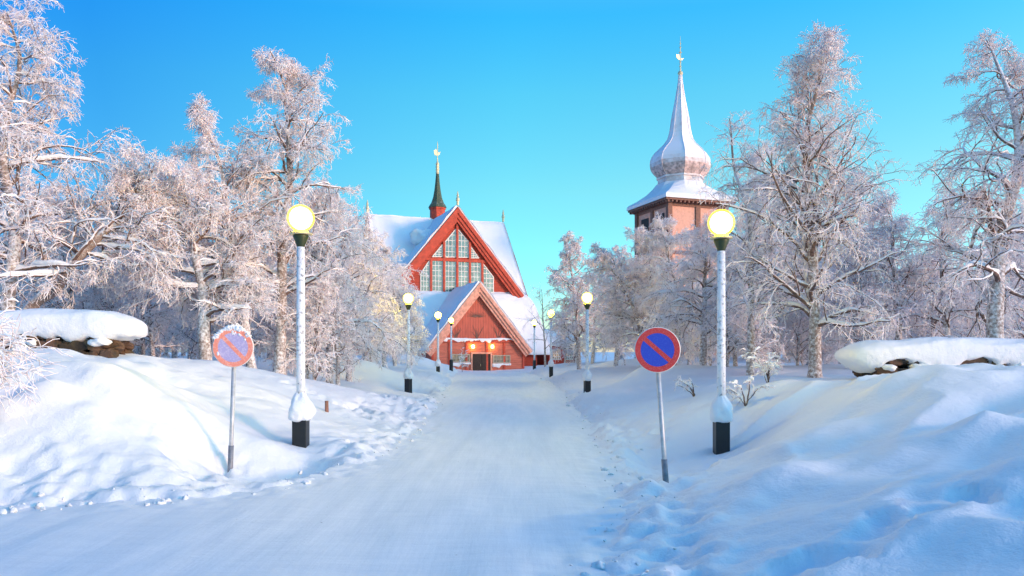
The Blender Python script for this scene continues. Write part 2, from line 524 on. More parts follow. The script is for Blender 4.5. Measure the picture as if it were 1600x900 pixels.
_W = np.linalg.solve(np.block([[_A - 0.02 * np.eye(_n), _P], [_P.T, np.zeros((1, 1))]]), np.concatenate([CP[:, 2], [0]]))

PITS = []       # x, y, radius, depth : footprints and hollows
_r = random.Random(5)
def trail(pts, n, r, depth, spread):
    for i in range(n):
        t = i / max(1, n - 1) * (len(pts) - 1); k = min(int(t), len(pts) - 2); f = t - k
        x = pts[k][0] + (pts[k + 1][0] - pts[k][0]) * f; y = pts[k][1] + (pts[k + 1][1] - pts[k][1]) * f
        PITS.append((x + _r.uniform(-spread, spread), y + _r.uniform(-spread, spread), r * _r.uniform(0.7, 1.25), depth * _r.uniform(0.6, 1.2)))
trail([(-3.6, 17.5), (-3.55, 21), (-3.4, 25), (-3.2, 29)], 46, 0.20, 0.13, 0.40)
trail([(-2.9, 19), (-2.9, 26), (-3.5, 31)], 44, 0.20, 0.11, 0.40)
trail([(-5.4, 18.6), (-4.3, 18.2), (-3.6, 18.4)], 14, 0.16, 0.10, 0.15)
trail([(-4.6, 11.0), (-4.45, 10.6), (-4.1, 10.2)], 7, 0.20, 0.17, 0.08)
trail([(-4.55, 11.45), (-4.7, 11.2)], 2, 0.30, 0.20, 0.05)
trail([(-6.6, 9.5), (-5.6, 9.6), (-4.6, 9.6)], 26, 0.13, 0.045, 0.35)
trail([(1.75, 5.2), (2.25, 5.45), (2.9, 5.7), (3.5, 6.1)], 26, 0.15, 0.09, 0.17)
trail([(1.3, 5.4), (1.4, 6.6), (1.7, 8.2), (1.95, 9.6)], 24, 0.15, 0.09, 0.18)
trail([(2.1, 9.9), (2.5, 10.3), (2.6, 10.8)], 5, 0.20, 0.12, 0.1)
trail([(2.3, 14), (3.0, 15), (3.6, 16.5)], 12, 0.15, 0.09, 0.2)
BUMPS = [(-6.55, 10.75, 0.34, 0.20), (-6.9, 10.3, 0.28, 0.14), (-5.9, 10.6, 0.3, 0.10), (-7.3, 10.9, 0.35, 0.15), (-3.05, 13.0, 0.7, 0.14), (-4.0, 12.4, 0.45, 0.2), (4.1, 8.2, 0.6, 0.12), (5.2, 8.6, 0.5, 0.15),
         (4.4, 6.1, 0.55, 0.30), (5.9, 8.0, 0.7, 0.16), (3.9, 10.2, 0.8, 0.12), (2.9, 8.2, 0.5, 0.1), (3.4, 7.3, 0.55, 0.12)]

def ground(x, y):
    x = np.asarray(x, float); y = np.asarray(y, float)
    sh = x.shape
    xf, yf = x.ravel(), y.ravel()
    base = np.empty(len(xf))
    for i in range(0, len(xf), 20000):
        sl = slice(i, i + 20000)
        r2 = (xf[sl, None] - CP[None, :, 0]) ** 2 + (yf[sl, None] - CP[None, :, 1]) ** 2
        base[sl] = (-_k(r2)) @ _W[:-1] + _W[-1]
    sd = road_sd(xf, yf)
    far = sstep(120, 260, np.hypot(xf, yf))
    base = base * (1 - far) + 0.6 * far
    s = sstep(-0.02, 1.1, sd)
    edge_n = fbm(xf * 1.6, yf * 1.6, 3, 4)
    h = -0.07 + s * (base + 0.07)
    # heaped snow along the ploughed edge
    ridge = np.exp(-((sd - 0.42) / 0.34) ** 2)
    h += ridge * (0.085 + 0.075 * edge_n + 0.03 * fbm(xf * 6, yf * 6, 9, 3))
    out = sstep(0.1, 1.2, sd)
    rough = np.exp(-(np.clip(sd, 0, None) / 1.3) ** 2) * sstep(0.03, 0.3, sd)
    h += rough * 0.035 * fbm(xf * 4.2, yf * 4.2, 21, 4)
    h += rough * 0.07 * (0.5 - np.abs(fbm(xf * 3.1, yf * 3.1, 25, 3)))
    # soft drifts, waved by the wind on the right hand bank
    h += out * 0.06 * fbm(xf * 0.7, yf * 0.7, 31, 3)
    rt = sstep(1.5, 3.5, xf) * (1 - sstep(14, 22, yf))
    u = xf * 0.83 + yf * 0.56; v = -xf * 0.56 + yf * 0.83
    wv = vnoise(u * 0.42 + 3, v * 1.25 + 0.5 * vnoise(u * 0.8, v * 0.8, 77), 41)
    h += rt * out * (0.13 * (1 - np.abs(wv) * 1.6) + 0.04 * vnoise(u * 0.9, v * 3.0, 45))
    lt = sstep(-3.0, -5.0, xf) * (1 - sstep(14, 22, yf))
    h += lt * out * 0.085 * fbm(xf * 1.1, yf * 1.1, 51, 3)
    pit = np.zeros_like(h); rim = np.zeros_like(h)
    for (px, py, r, d) in PITS:
        m = (np.abs(xf - px) < r * 3) & (np.abs(yf - py) < r * 3)
        if m.any():
            dx, dy = xf[m] - px, yf[m] - py
            q = np.hypot(dx, dy) / (r * (1 + 0.35 * vnoise(dx * 9 + px * 7, dy * 9 + py * 5, 71)))
            pit[m] = np.maximum(pit[m], d * np.exp(-(q ** 2.5)))
            rim[m] = np.maximum(rim[m], d * 0.30 * np.exp(-((q - 1.4) / 0.45) ** 2))
    h += s * (np.where(pit > rim, rim * 0.5, rim) - pit)
    for (px, py, r, d) in BUMPS:
        m = (np.abs(xf - px) < r * 3) & (np.abs(yf - py) < r * 3)
        if m.any():
            q = np.hypot(xf[m] - px, yf[m] - py) / r
            h[m] += 1.35 * d * np.exp(-(q ** 2))
    h = np.where(sd < 0, np.minimum(h, -0.05), h)
    h -= 0.32 * sstep(56, 82, yf)        # the ground falls a little towards the church door
    return h.reshape(sh)

def gz(x, y):
    return float(ground(np.array([x]), np.array([y]))[0])

def axis(lo, hi, core_lo, core_hi, step, grow):
    a = list(np.arange(core_lo, core_hi, step))
    s, p = step, a[-1]
    while p < hi:
        s *= grow; p += s; a.append(p)
    s, p, b = step, core_lo, []
    while p > lo:
        s *= grow; p -= s; b.append(p)
    return np.array(b[::-1] + a)
gx = axis(-900, 900, -8.5, 8.0, 0.055, 1.09)
gy = axis(-60, 1500, 4.0, 17.0, 0.055, 1.022)
GX, GY = np.meshgrid(gx, gy)
GZ = ground(GX, GY)
nx, ny = len(gx), len(gy)
idx = np.arange(nx * ny).reshape(ny, nx)
quads = np.stack([idx[:-1, :-1], idx[:-1, 1:], idx[1:, 1:], idx[1:, :-1]], -1).reshape(-1, 4)
o = link('snowy_ground', np_mesh('snowy_ground', np.stack([GX, GY, GZ], -1).reshape(-1, 3), quads, [M['snow']]))
tag(o, kind='structure')
# the road: its own sheet of packed snow, its rim buried in the banks
cx = (GX[:-1, :-1] + GX[1:, 1:]) / 2; cy = (GY[:-1, :-1] + GY[1:, 1:]) / 2
rs = road_sd(cx, cy).ravel()
keep = (rs < 0.35) & (np.abs(cx.ravel()) < 60) & (cy.ravel() > -16)
RQ = quads[keep]
used = np.unique(RQ)
remap = np.full(nx * ny, -1); remap[used] = np.arange(len(used))
ux, uy = GX.ravel()[used], GY.ravel()[used]
lane = 0.012 * np.sin(ux * 2.1 + 0.15 * uy + vnoise(ux * 0.3, uy * 0.15, 8) * 2)
lcy = [7.8, 8.4, 9.6, 12.6, 17.4, 23, 29.6, 41, 51, 68, 83]
lcx = [-5.2, -2.6, -1.0, -0.45, -0.15, -0.2, -0.35, -0.55, -0.95, -1.9, -3.1]
lanex = ux - np.interp(uy, lcy, lcx) + 0.12 * vnoise(uy * 0.25, uy * 0, 12)
rut = np.exp(-((np.abs(lanex) - 0.78) / 0.20) ** 2) * sstep(8.5, 12.5, uy) * (0.55 + 0.45 * vnoise(ux * 2, uy * 0.35, 19))
RZ = -0.32 * sstep(56, 82, uy) - 0.016 * rut + lane * 0.6 + 0.018 * fbm(ux * 1.1, uy * 0.35, 61, 3) + 0.02 * sstep(-0.6, 0.1, road_sd(ux, uy)) * fbm(ux * 5, uy * 5, 63, 3)
o = link('snowy_road', np_mesh('snowy_road', np.stack([ux, uy, RZ], -1), remap[RQ], [M['road']]))
at_ = o.data.attributes.new('rut', 'FLOAT', 'POINT')
at_.data.foreach_set('value', rut.astype(np.float32))
tag(o, kind='structure')

# ------------------------------------------------------------------ lumps of snow
def snow_loaf(L, D, H, parent, name, x0=0, y0=0, z0=0, seed=1, over=0.12, round_=0.45, mat=None, sag=0.12):
    """a thick rounded cap of snow, L along x, D along y, H high, ragged along its lower edge"""
    nu, nv = max(20, int(L / 0.06)), 44
    U = np.linspace(0, 1, nu); A = np.linspace(0, 2 * np.pi, nv, endpoint=False)
    UU, AA = np.meshgrid(U, A, indexing='ij')
    xs = UU * L
    endf = np.clip(np.minimum(xs, L - xs) / round_, 0, 1)
    endf = np.sqrt(np.clip(1 - (1 - endf) ** 2, 0.0, 1)) * 0.97 + 0.03
    ca, sa = np.cos(AA), np.sin(AA)
    ex = 0.62
    yy = np.sign(ca) * np.abs(ca) ** ex * (D / 2 + over)
    zz = np.sign(sa) * np.abs(sa) ** ex
    zz = np.where(zz > 0, zz * H * 0.62, zz * H * 0.38)
    yy = yy * (0.55 + 0.45 * endf); zz = zz * endf
    n1 = fbm(xs * 1.5 + AA * 0.9, AA * 1.3 + seed, seed, 4)
    n2 = fbm(xs * 5.0, AA * 3.0 + seed, seed + 5, 3)
    low = np.clip(-sa, 0, 1)
    zz = zz + endf * (0.03 * n1 + low * (0.17 * fbm(xs * 2.4, xs * 0 + seed, seed + 9, 4) - 0.05))
    yy = yy * (1 + 0.07 * n1 * (0.3 + low) * endf) + np.sign(ca) * 0.03 * n2 * (0.2 + low) * endf
    zz = zz + endf * (0.02 * n2 * (0.15 + low) + 0.05 * fbm(xs * 0.55, xs * 0 + 3, seed + 11, 2))
    yy = yy * np.where(xs * (L - xs) <= 1e-6, 0.05, 1.0)
    V = np.stack([x0 + xs, y0 + yy, z0 + H * 0.38 + zz], -1).reshape(-1, 3)
    ii = np.arange(nu * nv).reshape(nu, nv); jn = np.roll(ii, -1, axis=1)
    Q = np.stack([ii[:-1], jn[:-1], jn[1:], ii[1:]], -1).reshape(-1, 4)
    # close both ends with a fan of quads
    V = np.concatenate([V, [[x0 - 0.0, y0, z0 + H * 0.38], [x0 + L, y0, z0 + H * 0.38]]])
    c0, c1 = nu * nv, nu * nv + 1
    e0 = np.array([[c0, ii[0, (k + 2) % nv], ii[0, (k + 1) % nv], ii[0, k]] for k in range(0, nv, 2)])
    e1 = np.array([[c1, ii[-1, k], ii[-1, (k + 1) % nv], ii[-1, (k + 2) % nv]] for k in range(0, nv, 2)])
    return link(name, np_mesh(name, V, np.concatenate([Q, e0, e1]), [mat or M['cap_snow']]), parent)

def lump(rx, ry, rz, seed=0, rough=0.18, c=(0, 0, 0), n=20, flat=True):
    """noisy blob, returned as (verts, quads)"""
    th = np.linspace(0.02, np.pi - 0.02, n); ph = np.linspace(0, 2 * np.pi, n * 2, endpoint=False)
    T, P_ = np.meshgrid(th, ph, indexing='ij')
    sx_, sy_, sz_ = np.sin(T) * np.cos(P_), np.sin(T) * np.sin(P_), np.cos(T)
    k = 1 + rough * (fbm(sx_ * 1.9 + seed * 3.1 + sz_, sy_ * 1.9 + sz_ * 1.3 + seed, seed, 4))
    V = np.stack([c[0] + sx_ * rx * k, c[1] + sy_ * ry * k, c[2] + sz_ * rz * k], -1).reshape(-1, 3)
    m = n * 2
    ii = np.arange(n * m).reshape(n, m); jn = np.roll(ii, -1, axis=1)
    Q = np.stack([ii[:-1], ii[1:], jn[1:], jn[:-1]], -1).reshape(-1, 4)
    return V, Q

def join(parts):
    V, Q, k = [], [], 0
    for v, q in parts:
        V.append(v); Q.append(q + k); k += len(v)
    return np.concatenate(V), np.concatenate(Q)

# ------------------------------------------------------------------ church
TH = math.radians(20.8)
CO = Vector((-9.8, 101.0, 0.0))
UX = Vector((math.cos(TH), math.sin(TH), 0)); VX = Vector((math.sin(TH), -math.cos(TH), 0))
def fac(px, py, v):
    """photo pixel -> (u, w) on the church's plane at v in front of its centre"""
    d = Vector(((px - 800) / F, 1.0, (HOR - py) / F)); o_ = Vector((0, 0, CAMZ))
    t = (v - (o_ - CO).dot(VX)) / d.dot(VX)
    p = o_ + d * t - CO
    return p.dot(UX), p.z
def L(u, v, w):                     # church frame -> its local coordinates
    return Vector((u, -v, w))

church = empty('church', CO, TH)
tag(church, 'red timber church with snowy steep gables, tall mullioned window and a low gabled porch', 'church')

def slab_snow(mb_parts, p00, p10, p11, p01, t, seed, nu=26, nv=26, lift=0.02):
    p00, p10, p11, p01 = [np.array(p, float) for p in (p00, p10, p11, p01)]
    nrm = np.cross(p10 - p00, p01 - p00); nrm /= np.linalg.norm(nrm)
    if nrm[2] < 0: nrm = -nrm
    u = np.linspace(0, 1, nu); v = np.linspace(0, 1, nv)
    Uu, Vv = np.meshgrid(u, v, indexing='ij')
    B = (p00 * (1 - Uu)[..., None] + p10 * Uu[..., None]) * (1 - Vv)[..., None] + (p01 * (1 - Uu)[..., None] + p11 * Uu[..., None]) * Vv[..., None]
    lu = np.linalg.norm(p10 - p00); lv = np.linalg.norm(p01 - p00)
    ed = np.minimum(np.minimum(Uu, 1 - Uu) * lu, np.minimum(Vv, 1 - Vv) * lv)
    hgt = t * (0.55 + 0.45 * sstep(0, 0.5, ed)) + 0.09 * t / 0.35 * fbm(Uu * lu * 0.6 + seed, Vv * lv * 0.6, seed, 3)
    T = B + nrm * (lift + hgt)[..., None]
    K = B + nrm * lift
    V = np.concatenate([T.reshape(-1, 3), K.reshape(-1, 3)])
    n = nu * nv
    ii = np.arange(n).reshape(nu, nv)
    top = np.stack([ii[:-1, :-1], ii[1:, :-1], ii[1:, 1:], ii[:-1, 1:]], -1).reshape(-1, 4)
    ring = np.concatenate([ii[:-1, 0], ii[-1, :-1], ii[:0:-1, -1], ii[0, :0:-1]])
    rn = np.roll(ring, -1)
    side = np.stack([ring, rn, rn + n, ring + n], -1)
    mb_parts.append((V, np.concatenate([top, side])))

WR, EAVE, HALF, RL = 19.1, 8.7, 8.5, 9.2     # ridge height, eave height, half span, half ridge length
k_sl = (WR - EAVE) / HALF
def slab(mb, a, b, c, d, t):
    a, b, c, d = [Vector(p) for p in (a, b, c, d)]
    n_ = (b - a).cross(d - a).normalized()
    if n_.z < 0: n_ = -n_
    mb.prism([a, b, c, d], -n_ * t)
rf = MB(); snow_parts = []
for sg in (-1, 1):
    # ridge across (along u): front and back slopes; ridge along v: left and right slopes
    q1 = [L(-RL, 0.0, WR), L(RL, 0.0, WR), L(RL, sg * HALF, EAVE), L(-RL, sg * HALF, EAVE)]
    q2 = [L(0.0, -RL, WR + 0.06), L(0.0, RL, WR + 0.06), L(sg * HALF, RL, EAVE + 0.06), L(sg * HALF, -RL, EAVE + 0.06)]
    slab(rf, *q1, 0.22); slab(rf, *q2, 0.22)
    slab_snow(snow_parts, *q1, 0.34, 3 + sg, 40, 30)
    slab_snow(snow_parts, *q2, 0.34, 7 + sg, 40, 30)
roof = rf.build('roof', M['red_trim'], church)
V_, Q_ = join(snow_parts)
# a heap of sliding snow in the left valley
h1 = lump(1.5, 1.2, 1.1, 4, 0.25, tuple(L(-3.2, 5.0, 15.9)))
V_, Q_ = join([(V_, Q_), h1])
link('snow_blanket', np_mesh('snow_blanket', V_, Q_, [M['cap_snow']]), roof)

# walls of the cross shaped body with their four gables
wl_ = MB()
GV = 8.55
for ang in range(4):
    ca, sa = round(math.cos(ang * math.pi / 2)), round(math.sin(ang * math.pi / 2))
    def R(u, v, w):
        return L(u * ca + v * sa, v * ca - u * sa, w)
    hb = HALF - 0.55
    wl_.prism([R(-hb, GV, 8.3), R(hb, GV, 8.3), R(hb, GV, EAVE + 0.2), R(0, GV, WR - 0.5), R(-hb, GV, EAVE + 0.2)], R(0, -0.3, 0) - R(0, 0, 0))
wl_.build('gable_wall', M['red_wall'], church)
lw = MB(); lw.box((-10.0, -10.0, -1.2), (10.0, 10.0, 2.6))
lw.build('lower_wall', M['red_wall'], church)

def verge(parent_, R, half, rid, eav, v, widths, name, mat, d=0.14, thick=0.16):
    """stepped bargeboards along both slopes of one gable"""
    mb = MB()
    off = 0.0
    for i, wd in enumerate(widths):
        for sg in (-1, 1):
            s_ = math.hypot(half, rid - eav)
            n_u, n_w = (rid - eav) / s_, half / s_          # outward normal of the slope
            def pt(f, o_):
                uu = sg * half * f; ww = rid + (eav - rid) * f
                return uu - sg * n_u * o_, ww - n_w * o_
            a = pt(0, 0); b = pt(1.0, 0)
            # meet on the centre line
            top0 = (0.0, rid - off / n_w); bot0 = (0.0, rid - (off + wd) / n_w)
            e0 = pt(1.0, off); e1 = pt(1.0, off + wd)
            vv = v - i * d
            poly = [R(top0[0], vv, top0[1]), R(e0[0], vv, e0[1]), R(e1[0], vv, e1[1]), R(bot0[0], vv, bot0[1])]
            mb.prism(poly, R(0, -thick, 0) - R(0, 0, 0))
        off += wd + 0.004
    return mb.build(name, mat, parent_)
for ang in range(4):
    ca, sa = round(math.cos(ang * math.pi / 2)), round(math.sin(ang * math.pi / 2))
    def R(u, v, w, ca=ca, sa=sa):
        return L(u * ca + v * sa, v * ca - u * sa, w)
    verge(church, R, HALF + 0.05, WR - 0.02, EAVE - 0.02, RL + 0.17, [0.42, 0.36, 0.30], 'bargeboard', M['red_trim'], 0.16)
    fb = MB()
    fb.lathe([(0.16, 0), (0.16, 0.5), (0.24, 0.55), (0.20, 0.8), (0.10, 1.0), (0.15, 1.12), (0.06, 1.5), (0.02, 1.7)], 8, c=tuple(R(0, RL, WR + 0.25)))
    fb.build('finial', M['gold'], church)

# windows -----------------------------------------------------------
def window(poly, v, ncol, nrow, parent_, mat_pane, mat_frame, fw=0.12, mw=0.045, name='window', depth=0.10):
    """poly: convex list of (u, w); frame and glazing bars with one sheet of panes behind"""
    us = [p[0] for p in poly]; ws = [p[1] for p in poly]
    u0, u1, w0, w1 = min(us), max(us), min(ws), max(ws)
    def span_w(u):
        r = []
        for i in range(len(poly)):
            a, b = poly[i], poly[(i + 1) % len(poly)]
            if abs(a[0] - b[0]) > 1e-6 and min(a[0], b[0]) - 1e-6 <= u <= max(a[0], b[0]) + 1e-6:
                r.append(a[1] + (u - a[0]) / (b[0] - a[0]) * (b[1] - a[1]))
        return (min(r), max(r)) if len(r) > 1 else None
    def span_u(w):
        r = []
        for i in range(len(poly)):
            a, b = poly[i], poly[(i + 1) % len(poly)]
            if abs(a[1] - b[1]) > 1e-6 and min(a[1], b[1]) - 1e-6 <= w <= max(a[1], b[1]) + 1e-6:
                r.append(a[0] + (w - a[1]) / (b[1] - a[1]) * (b[0] - a[0]))
        return (min(r), max(r)) if len(r) > 1 else None
    mb = MB()
    for i in range(1, ncol):
        u = u0 + (u1 - u0) * i / ncol
        s_ = span_w(u)
        if s_ and s_[1] - s_[0] > 0.15:
            mb.box(tuple(L(u - mw / 2, v + depth * 0.62, s_[0])), tuple(L(u + mw / 2, v + depth * 0.2, s_[1])))
    for j in range(1, nrow):
        w = w0 + (w1 - w0) * j / nrow
        s_ = span_u(w)
        if s_ and s_[1] - s_[0] > 0.15:
            mb.box(tuple(L(s_[0], v + depth * 0.60, w - mw / 2)), tuple(L(s_[1], v + depth * 0.2, w + mw / 2)))
    n = len(poly)
    for i in range(n):
        a, b = Vector(poly[i]), Vector(poly[(i + 1) % n])
        if (b - a).length < 0.05: continue
        e_ = (b - a).normalized(); nn = Vector((e_.y, -e_.x))
        h_ = fw * 0.5
        mb.prism([L(*(a - e_ * h_ + nn * h_), 0)[:0] or L(a.x - e_.x * h_ + nn.x * h_, v, a.y - e_.y * h_ + nn.y * h_),
                  L(b.x + e_.x * h_ + nn.x * h_, v, b.y + e_.y * h_ + nn.y * h_),
                  L(b.x + e_.x * h_ - nn.x * h_, v, b.y + e_.y * h_ - nn.y * h_),
                  L(a.x - e_.x * h_ - nn.x * h_, v, a.y - e_.y * h_ - nn.y * h_)], L(0, depth * (0.9 + 0.02 * i), 0))
    f = mb.build(name, mat_frame, parent_)
    pm = MB(); pm.prism([L(u, v + 0.012, w) for u, w in poly], L(0, 0.012, 0))
    pm.build('pane', mat_pane, f)
    return f
lower = [[(657.6, 455), (671, 455), (671, 407), (657.6, 427)], [(675, 455), (691, 455), (691, 407), (675, 407)], [(695.7, 456), (711.8, 456), (711.8, 407.5), (695.7, 407.5)],
         [(716, 456), (731.5, 456), (731.5, 408), (716, 408)], [(735.6, 456.5), (751, 456.5), (751, 409), (735.6, 409)], [(755, 457), (771, 457), (771, 433), (755, 412)]]
upper = [[(676, 401), (691, 401), (691, 382.6), (677, 399.5)], [(695.7, 401.5), (711.8, 401.5), (711.8, 358.5), (695.7, 378)], [(716, 402), (731.5, 402), (731.5, 377), (716, 358.5)], [(735.6, 403), (748, 403), (735.6, 385)]]
for w_ in lower:
    window([fac(x, y, GV + 0.1) for x, y in w_], GV + 0.002, 3, 6, church, M['pane'], M['white_paint'], 0.11, 0.065)
for w_ in upper:
    window([fac(x, y, GV + 0.1) for x, y in w_], GV + 0.002, 3, 5, church, M['pane'], M['white_paint'], 0.11, 0.065)
mb = MB()     # heavy red posts and rails between the lights
for x, yt in ((673, 404), (693.4, 378), (713.9, 350), (733.6, 378), (753, 408)):
    (u, wt), (_, wb) = fac(x, yt, GV), fac(x, 459, GV)
    mb.box(tuple(L(u - 0.13, GV + 0.26, wb)), tuple(L(u + 0.13, GV + 0.004, wt)))
(ua, wa), (ub, wb) = fac(657, 404.3, GV), fac(771, 405.3, GV)
mb.box(tuple(L(ua, GV + 0.24, wa - 0.17)), tuple(L(ub, GV + 0.006, wa + 0.17)))
(ua, wa), (ub, wb) = fac(654, 459, GV), fac(774, 459, GV)
mb.box(tuple(L(ua, GV + 0.29, wa - 0.2)), tuple(L(ub, GV + 0.006, wa + 0.12)))
mb.build('window_mullion', M['red_trim'], church)

# flared skirt roof under the eaves, deep in snow
sk = []
for ang in range(4):
    ca, sa = round(math.cos(ang * math.pi / 2)), round(math.sin(ang * math.pi / 2))
    def R(u, v, w, ca=ca, sa=sa):
        return L(u * ca + v * sa, v * ca - u * sa, w)
    nn, mm = 40, 26
    V = []
    ring = [(8.45, 8.95), (8.9, 8.85), (9.5, 8.2), (9.9, 7.3), (10.3, 5.8), (10.7, 4.2), (11.1, 2.6), (11.35, 1.6), (11.25, 1.3), (10.2, 1.4)]
    t_ = np.linspace(0, len(ring) - 1, mm)
    rr = np.interp(t_, range(len(ring)), [r[0] for r in ring]); ww = np.interp(t_, range(len(ring)), [r[1] for r in ring])
    for j in range(mm):
        for i in range(nn):
            u = (i / (nn - 1) * 2 - 1) * (rr[j] - 0.0)
            dn = 0.12 * float(fbm(np.array(u * 0.7 + ang * 9), np.array(t_[j] * 1.1), 12, 3))
            tp = min(1, (1 - abs(i / (nn - 1) * 2 - 1)) * 6)
            V.append(tuple(R(u, rr[j] + dn * tp, ww[j] + dn * tp * 0.5)))
    ii = np.arange(nn * mm).reshape(mm, nn)
    Q = np.stack([ii[:-1, :-1], ii[:-1, 1:], ii[1:, 1:], ii[1:, :-1]], -1).reshape(-1, 4)
    sk.append((np.array(V), Q))
V_, Q_ = join(sk)
link('skirt_roof', np_mesh('skirt_roof', V_, Q_, [M['cap_snow']]), church)

# porch ---------------------------------------------------------------
PR, PE, PH, PV = 9.35, 1.75, 6.15, 17.7
pf = MB(); ps = []
for sg in (-1, 1):
    q = [L(0, 8.9, PR), L(0, PV, PR), L(sg * PH, PV, PE), L(sg * PH, 8.9, PE)]
    slab(pf, *q, 0.2)
    slab_snow(ps, *q, 0.34, 21 + sg, 30, 30)
proof = pf.build('porch_roof', M['red_trim'], church)
V_, Q_ = join(ps)
link('snow_blanket', np_mesh('snow_blanket', V_, Q_, [M['cap_snow']]), proof)
def RI(u, v, w): return L(u, v, w)
verge(church, RI, PH + 0.05, PR - 0.02, PE - 0.02, PV + 0.12, [0.34, 0.30, 0.26], 'porch_bargeboard', M['red_pale'], 0.15)
WV = 17.0
gp = MB()
gp.prism([L(-4.9, WV, 3.0), L(4.9, WV, 3.0), L(0, WV, PR - 0.6)], L(0, -0.25, 0))
gp.build('porch_gable_panel', M['red_panel'], church)
pw = MB()
pw.box(tuple(L(-5.35, WV - 0.05, -1.3)), tuple(L(5.55, WV - 0.3, 2.75)))
pw.box(tuple(L(-5.35, WV - 0.31, -1.3)), tuple(L(-5.05, 9.5, 2.2)))
pw.box(tuple(L(5.25, WV - 0.31, -1.3)), tuple(L(5.55, 9.5, 2.2)))
pw.build('porch_wall', M['porch_wall'], church)
bm_ = MB()
bm_.box(tuple(L(-5.3, WV + 0.16, 2.76)), tuple(L(5.3, WV - 0.2, 3.0)))
for u in (-5.2, -3.3, -1.35, 1.05, 3.1, 5.4):
    bm_.box(tuple(L(u - 0.11, WV + 0.06, -1.2)), tuple(L(u + 0.11, WV - 0.04, 2.757)))
beam = bm_.build('porch_beam', M['red_trim'], church)
snow_loaf(10.0, 0.2, 0.24, beam, 'snow_ledge', x0=-5.0, y0=-(WV + 0.1), z0=2.96, seed=31, over=0.02, round_=0.3)
# carved relief of stalks and a half sun on the gable panel
cr = MB()
rr_ = random.Random(3)
for i in range(15):
    a = math.pi * (0.06 + 0.88 * i / 14)
    r0, r1 = 0.12, rr_.uniform(0.7, 1.15)
    cr.tube([L(-0.1 + math.cos(a) * r0, WV + 0.01, 5.5 + math.sin(a) * r0 * 0.5), L(-0.1 + math.cos(a) * r1 * 1.25, WV + 0.01, 5.5 + math.sin(a) * r1 * 0.75)], [0.05, 0.015], 5)
cr.build('carved_relief', M['brown_trim'], church)
for u in (-2.6, -0.1, 2.4):
    cr = MB()
    for k in range(9):
        a = rr_.uniform(-1.1, 1.1); h_ = rr_.uniform(0.7, 1.5)
        cr.tube([L(u, WV + 0.01, 3.12), L(u + a * 0.35, WV + 0.01, 3.15 + h_ * 0.5), L(u + a * 0.8, WV + 0.01, 3.15 + h_)], [0.05, 0.03, 0.012], 5)
    cr.build('carved_relief', M['brown_trim'], church)
# door with two leaves and its frame
(u0, wt), (u1, _) = fac(738, 553, WV), fac(766, 553, WV)
dm = MB()
mid = (u0 + u1) / 2
dm.box(tuple(L(u0, WV + 0.03, -1.2)), tuple(L(mid - 0.01, WV - 0.045, wt)))
dm.box(tuple(L(mid + 0.01, WV + 0.03, -1.2)), tuple(L(u1, WV - 0.045, wt)))
for k in range(4):
    for s0, s1 in ((u0, mid - 0.01), (mid + 0.01, u1)):
        dm.box(tuple(L(s0 + 0.12, WV + 0.05, -0.9 + k * 0.58)), tuple(L(s1 - 0.12, WV + 0.029, -0.45 + k * 0.58)))
door = dm.build('door', M['dark_wood'], church)
hm = MB(); hm.tube([L(mid - 0.12, WV + 0.10, 0.1), L(mid - 0.12, WV + 0.10, 0.35)], 0.02, 6); hm.build('handle', M['brass'], door)
dfm = MB()
dfm.box(tuple(L(u0 - 0.2, WV + 0.12, -1.2)), tuple(L(u0 - 0.003, WV - 0.048, wt + 0.2)))
dfm.box(tuple(L(u1 + 0.003, WV + 0.12, -1.2)), tuple(L(u1 + 0.2, WV - 0.048, wt + 0.2)))
dfm.box(tuple(L(u0 - 0.003, WV + 0.11, wt + 0.003)), tuple(L(u1 + 0.003, WV - 0.046, wt + 0.19)))
dfm.build('door_frame', M['red_pale'], church)
for x0, x1, yt, yb in ((707, 733.5, 554, 565), (770.5, 796.5, 555.5, 566.5)):
    (ua, wa), (ub, wb) = fac(x0, yt, WV), fac(x1, yb, WV)
    wd = window([(ua, wb), (ub, wb), (ub, wa), (ua, wa)], WV - 0.045, 5, 2, church, M['pane_dark'], M['cream_paint'], 0.10, 0.045, name='porch_window', depth=0.13)
    snow_loaf(ub - ua + 0.3, 0.22, 0.2, wd, 'snowy_sill', x0=ua - 0.15, y0=-(WV + 0.06), z0=wb - 0.26, seed=33, over=0.02, round_=0.15)
for x in (737.8, 768):
    u, w = fac(x, 541.5, WV)
    lm = MB(); lm.lathe([(0.03, 0.0), (0.16, 0.05), (0.17, 0.3), (0.05, 0.4)], 10, c=tuple(L(u, WV + 0.28, w - 0.2)))
    lo = lm.build('wall_lamp', M['wall_lamp'], church, True)
    bk = MB(); bk.tube([L(u, WV, w + 0.2), L(u, WV + 0.28, w + 0.32)], 0.03, 6); bk.tube([L(u, WV + 0.28, w + 0.33), L(u, WV + 0.28, w + 0.205)], [0.03, 0.1], 8)
    bk.build('bracket', M['black'], lo)

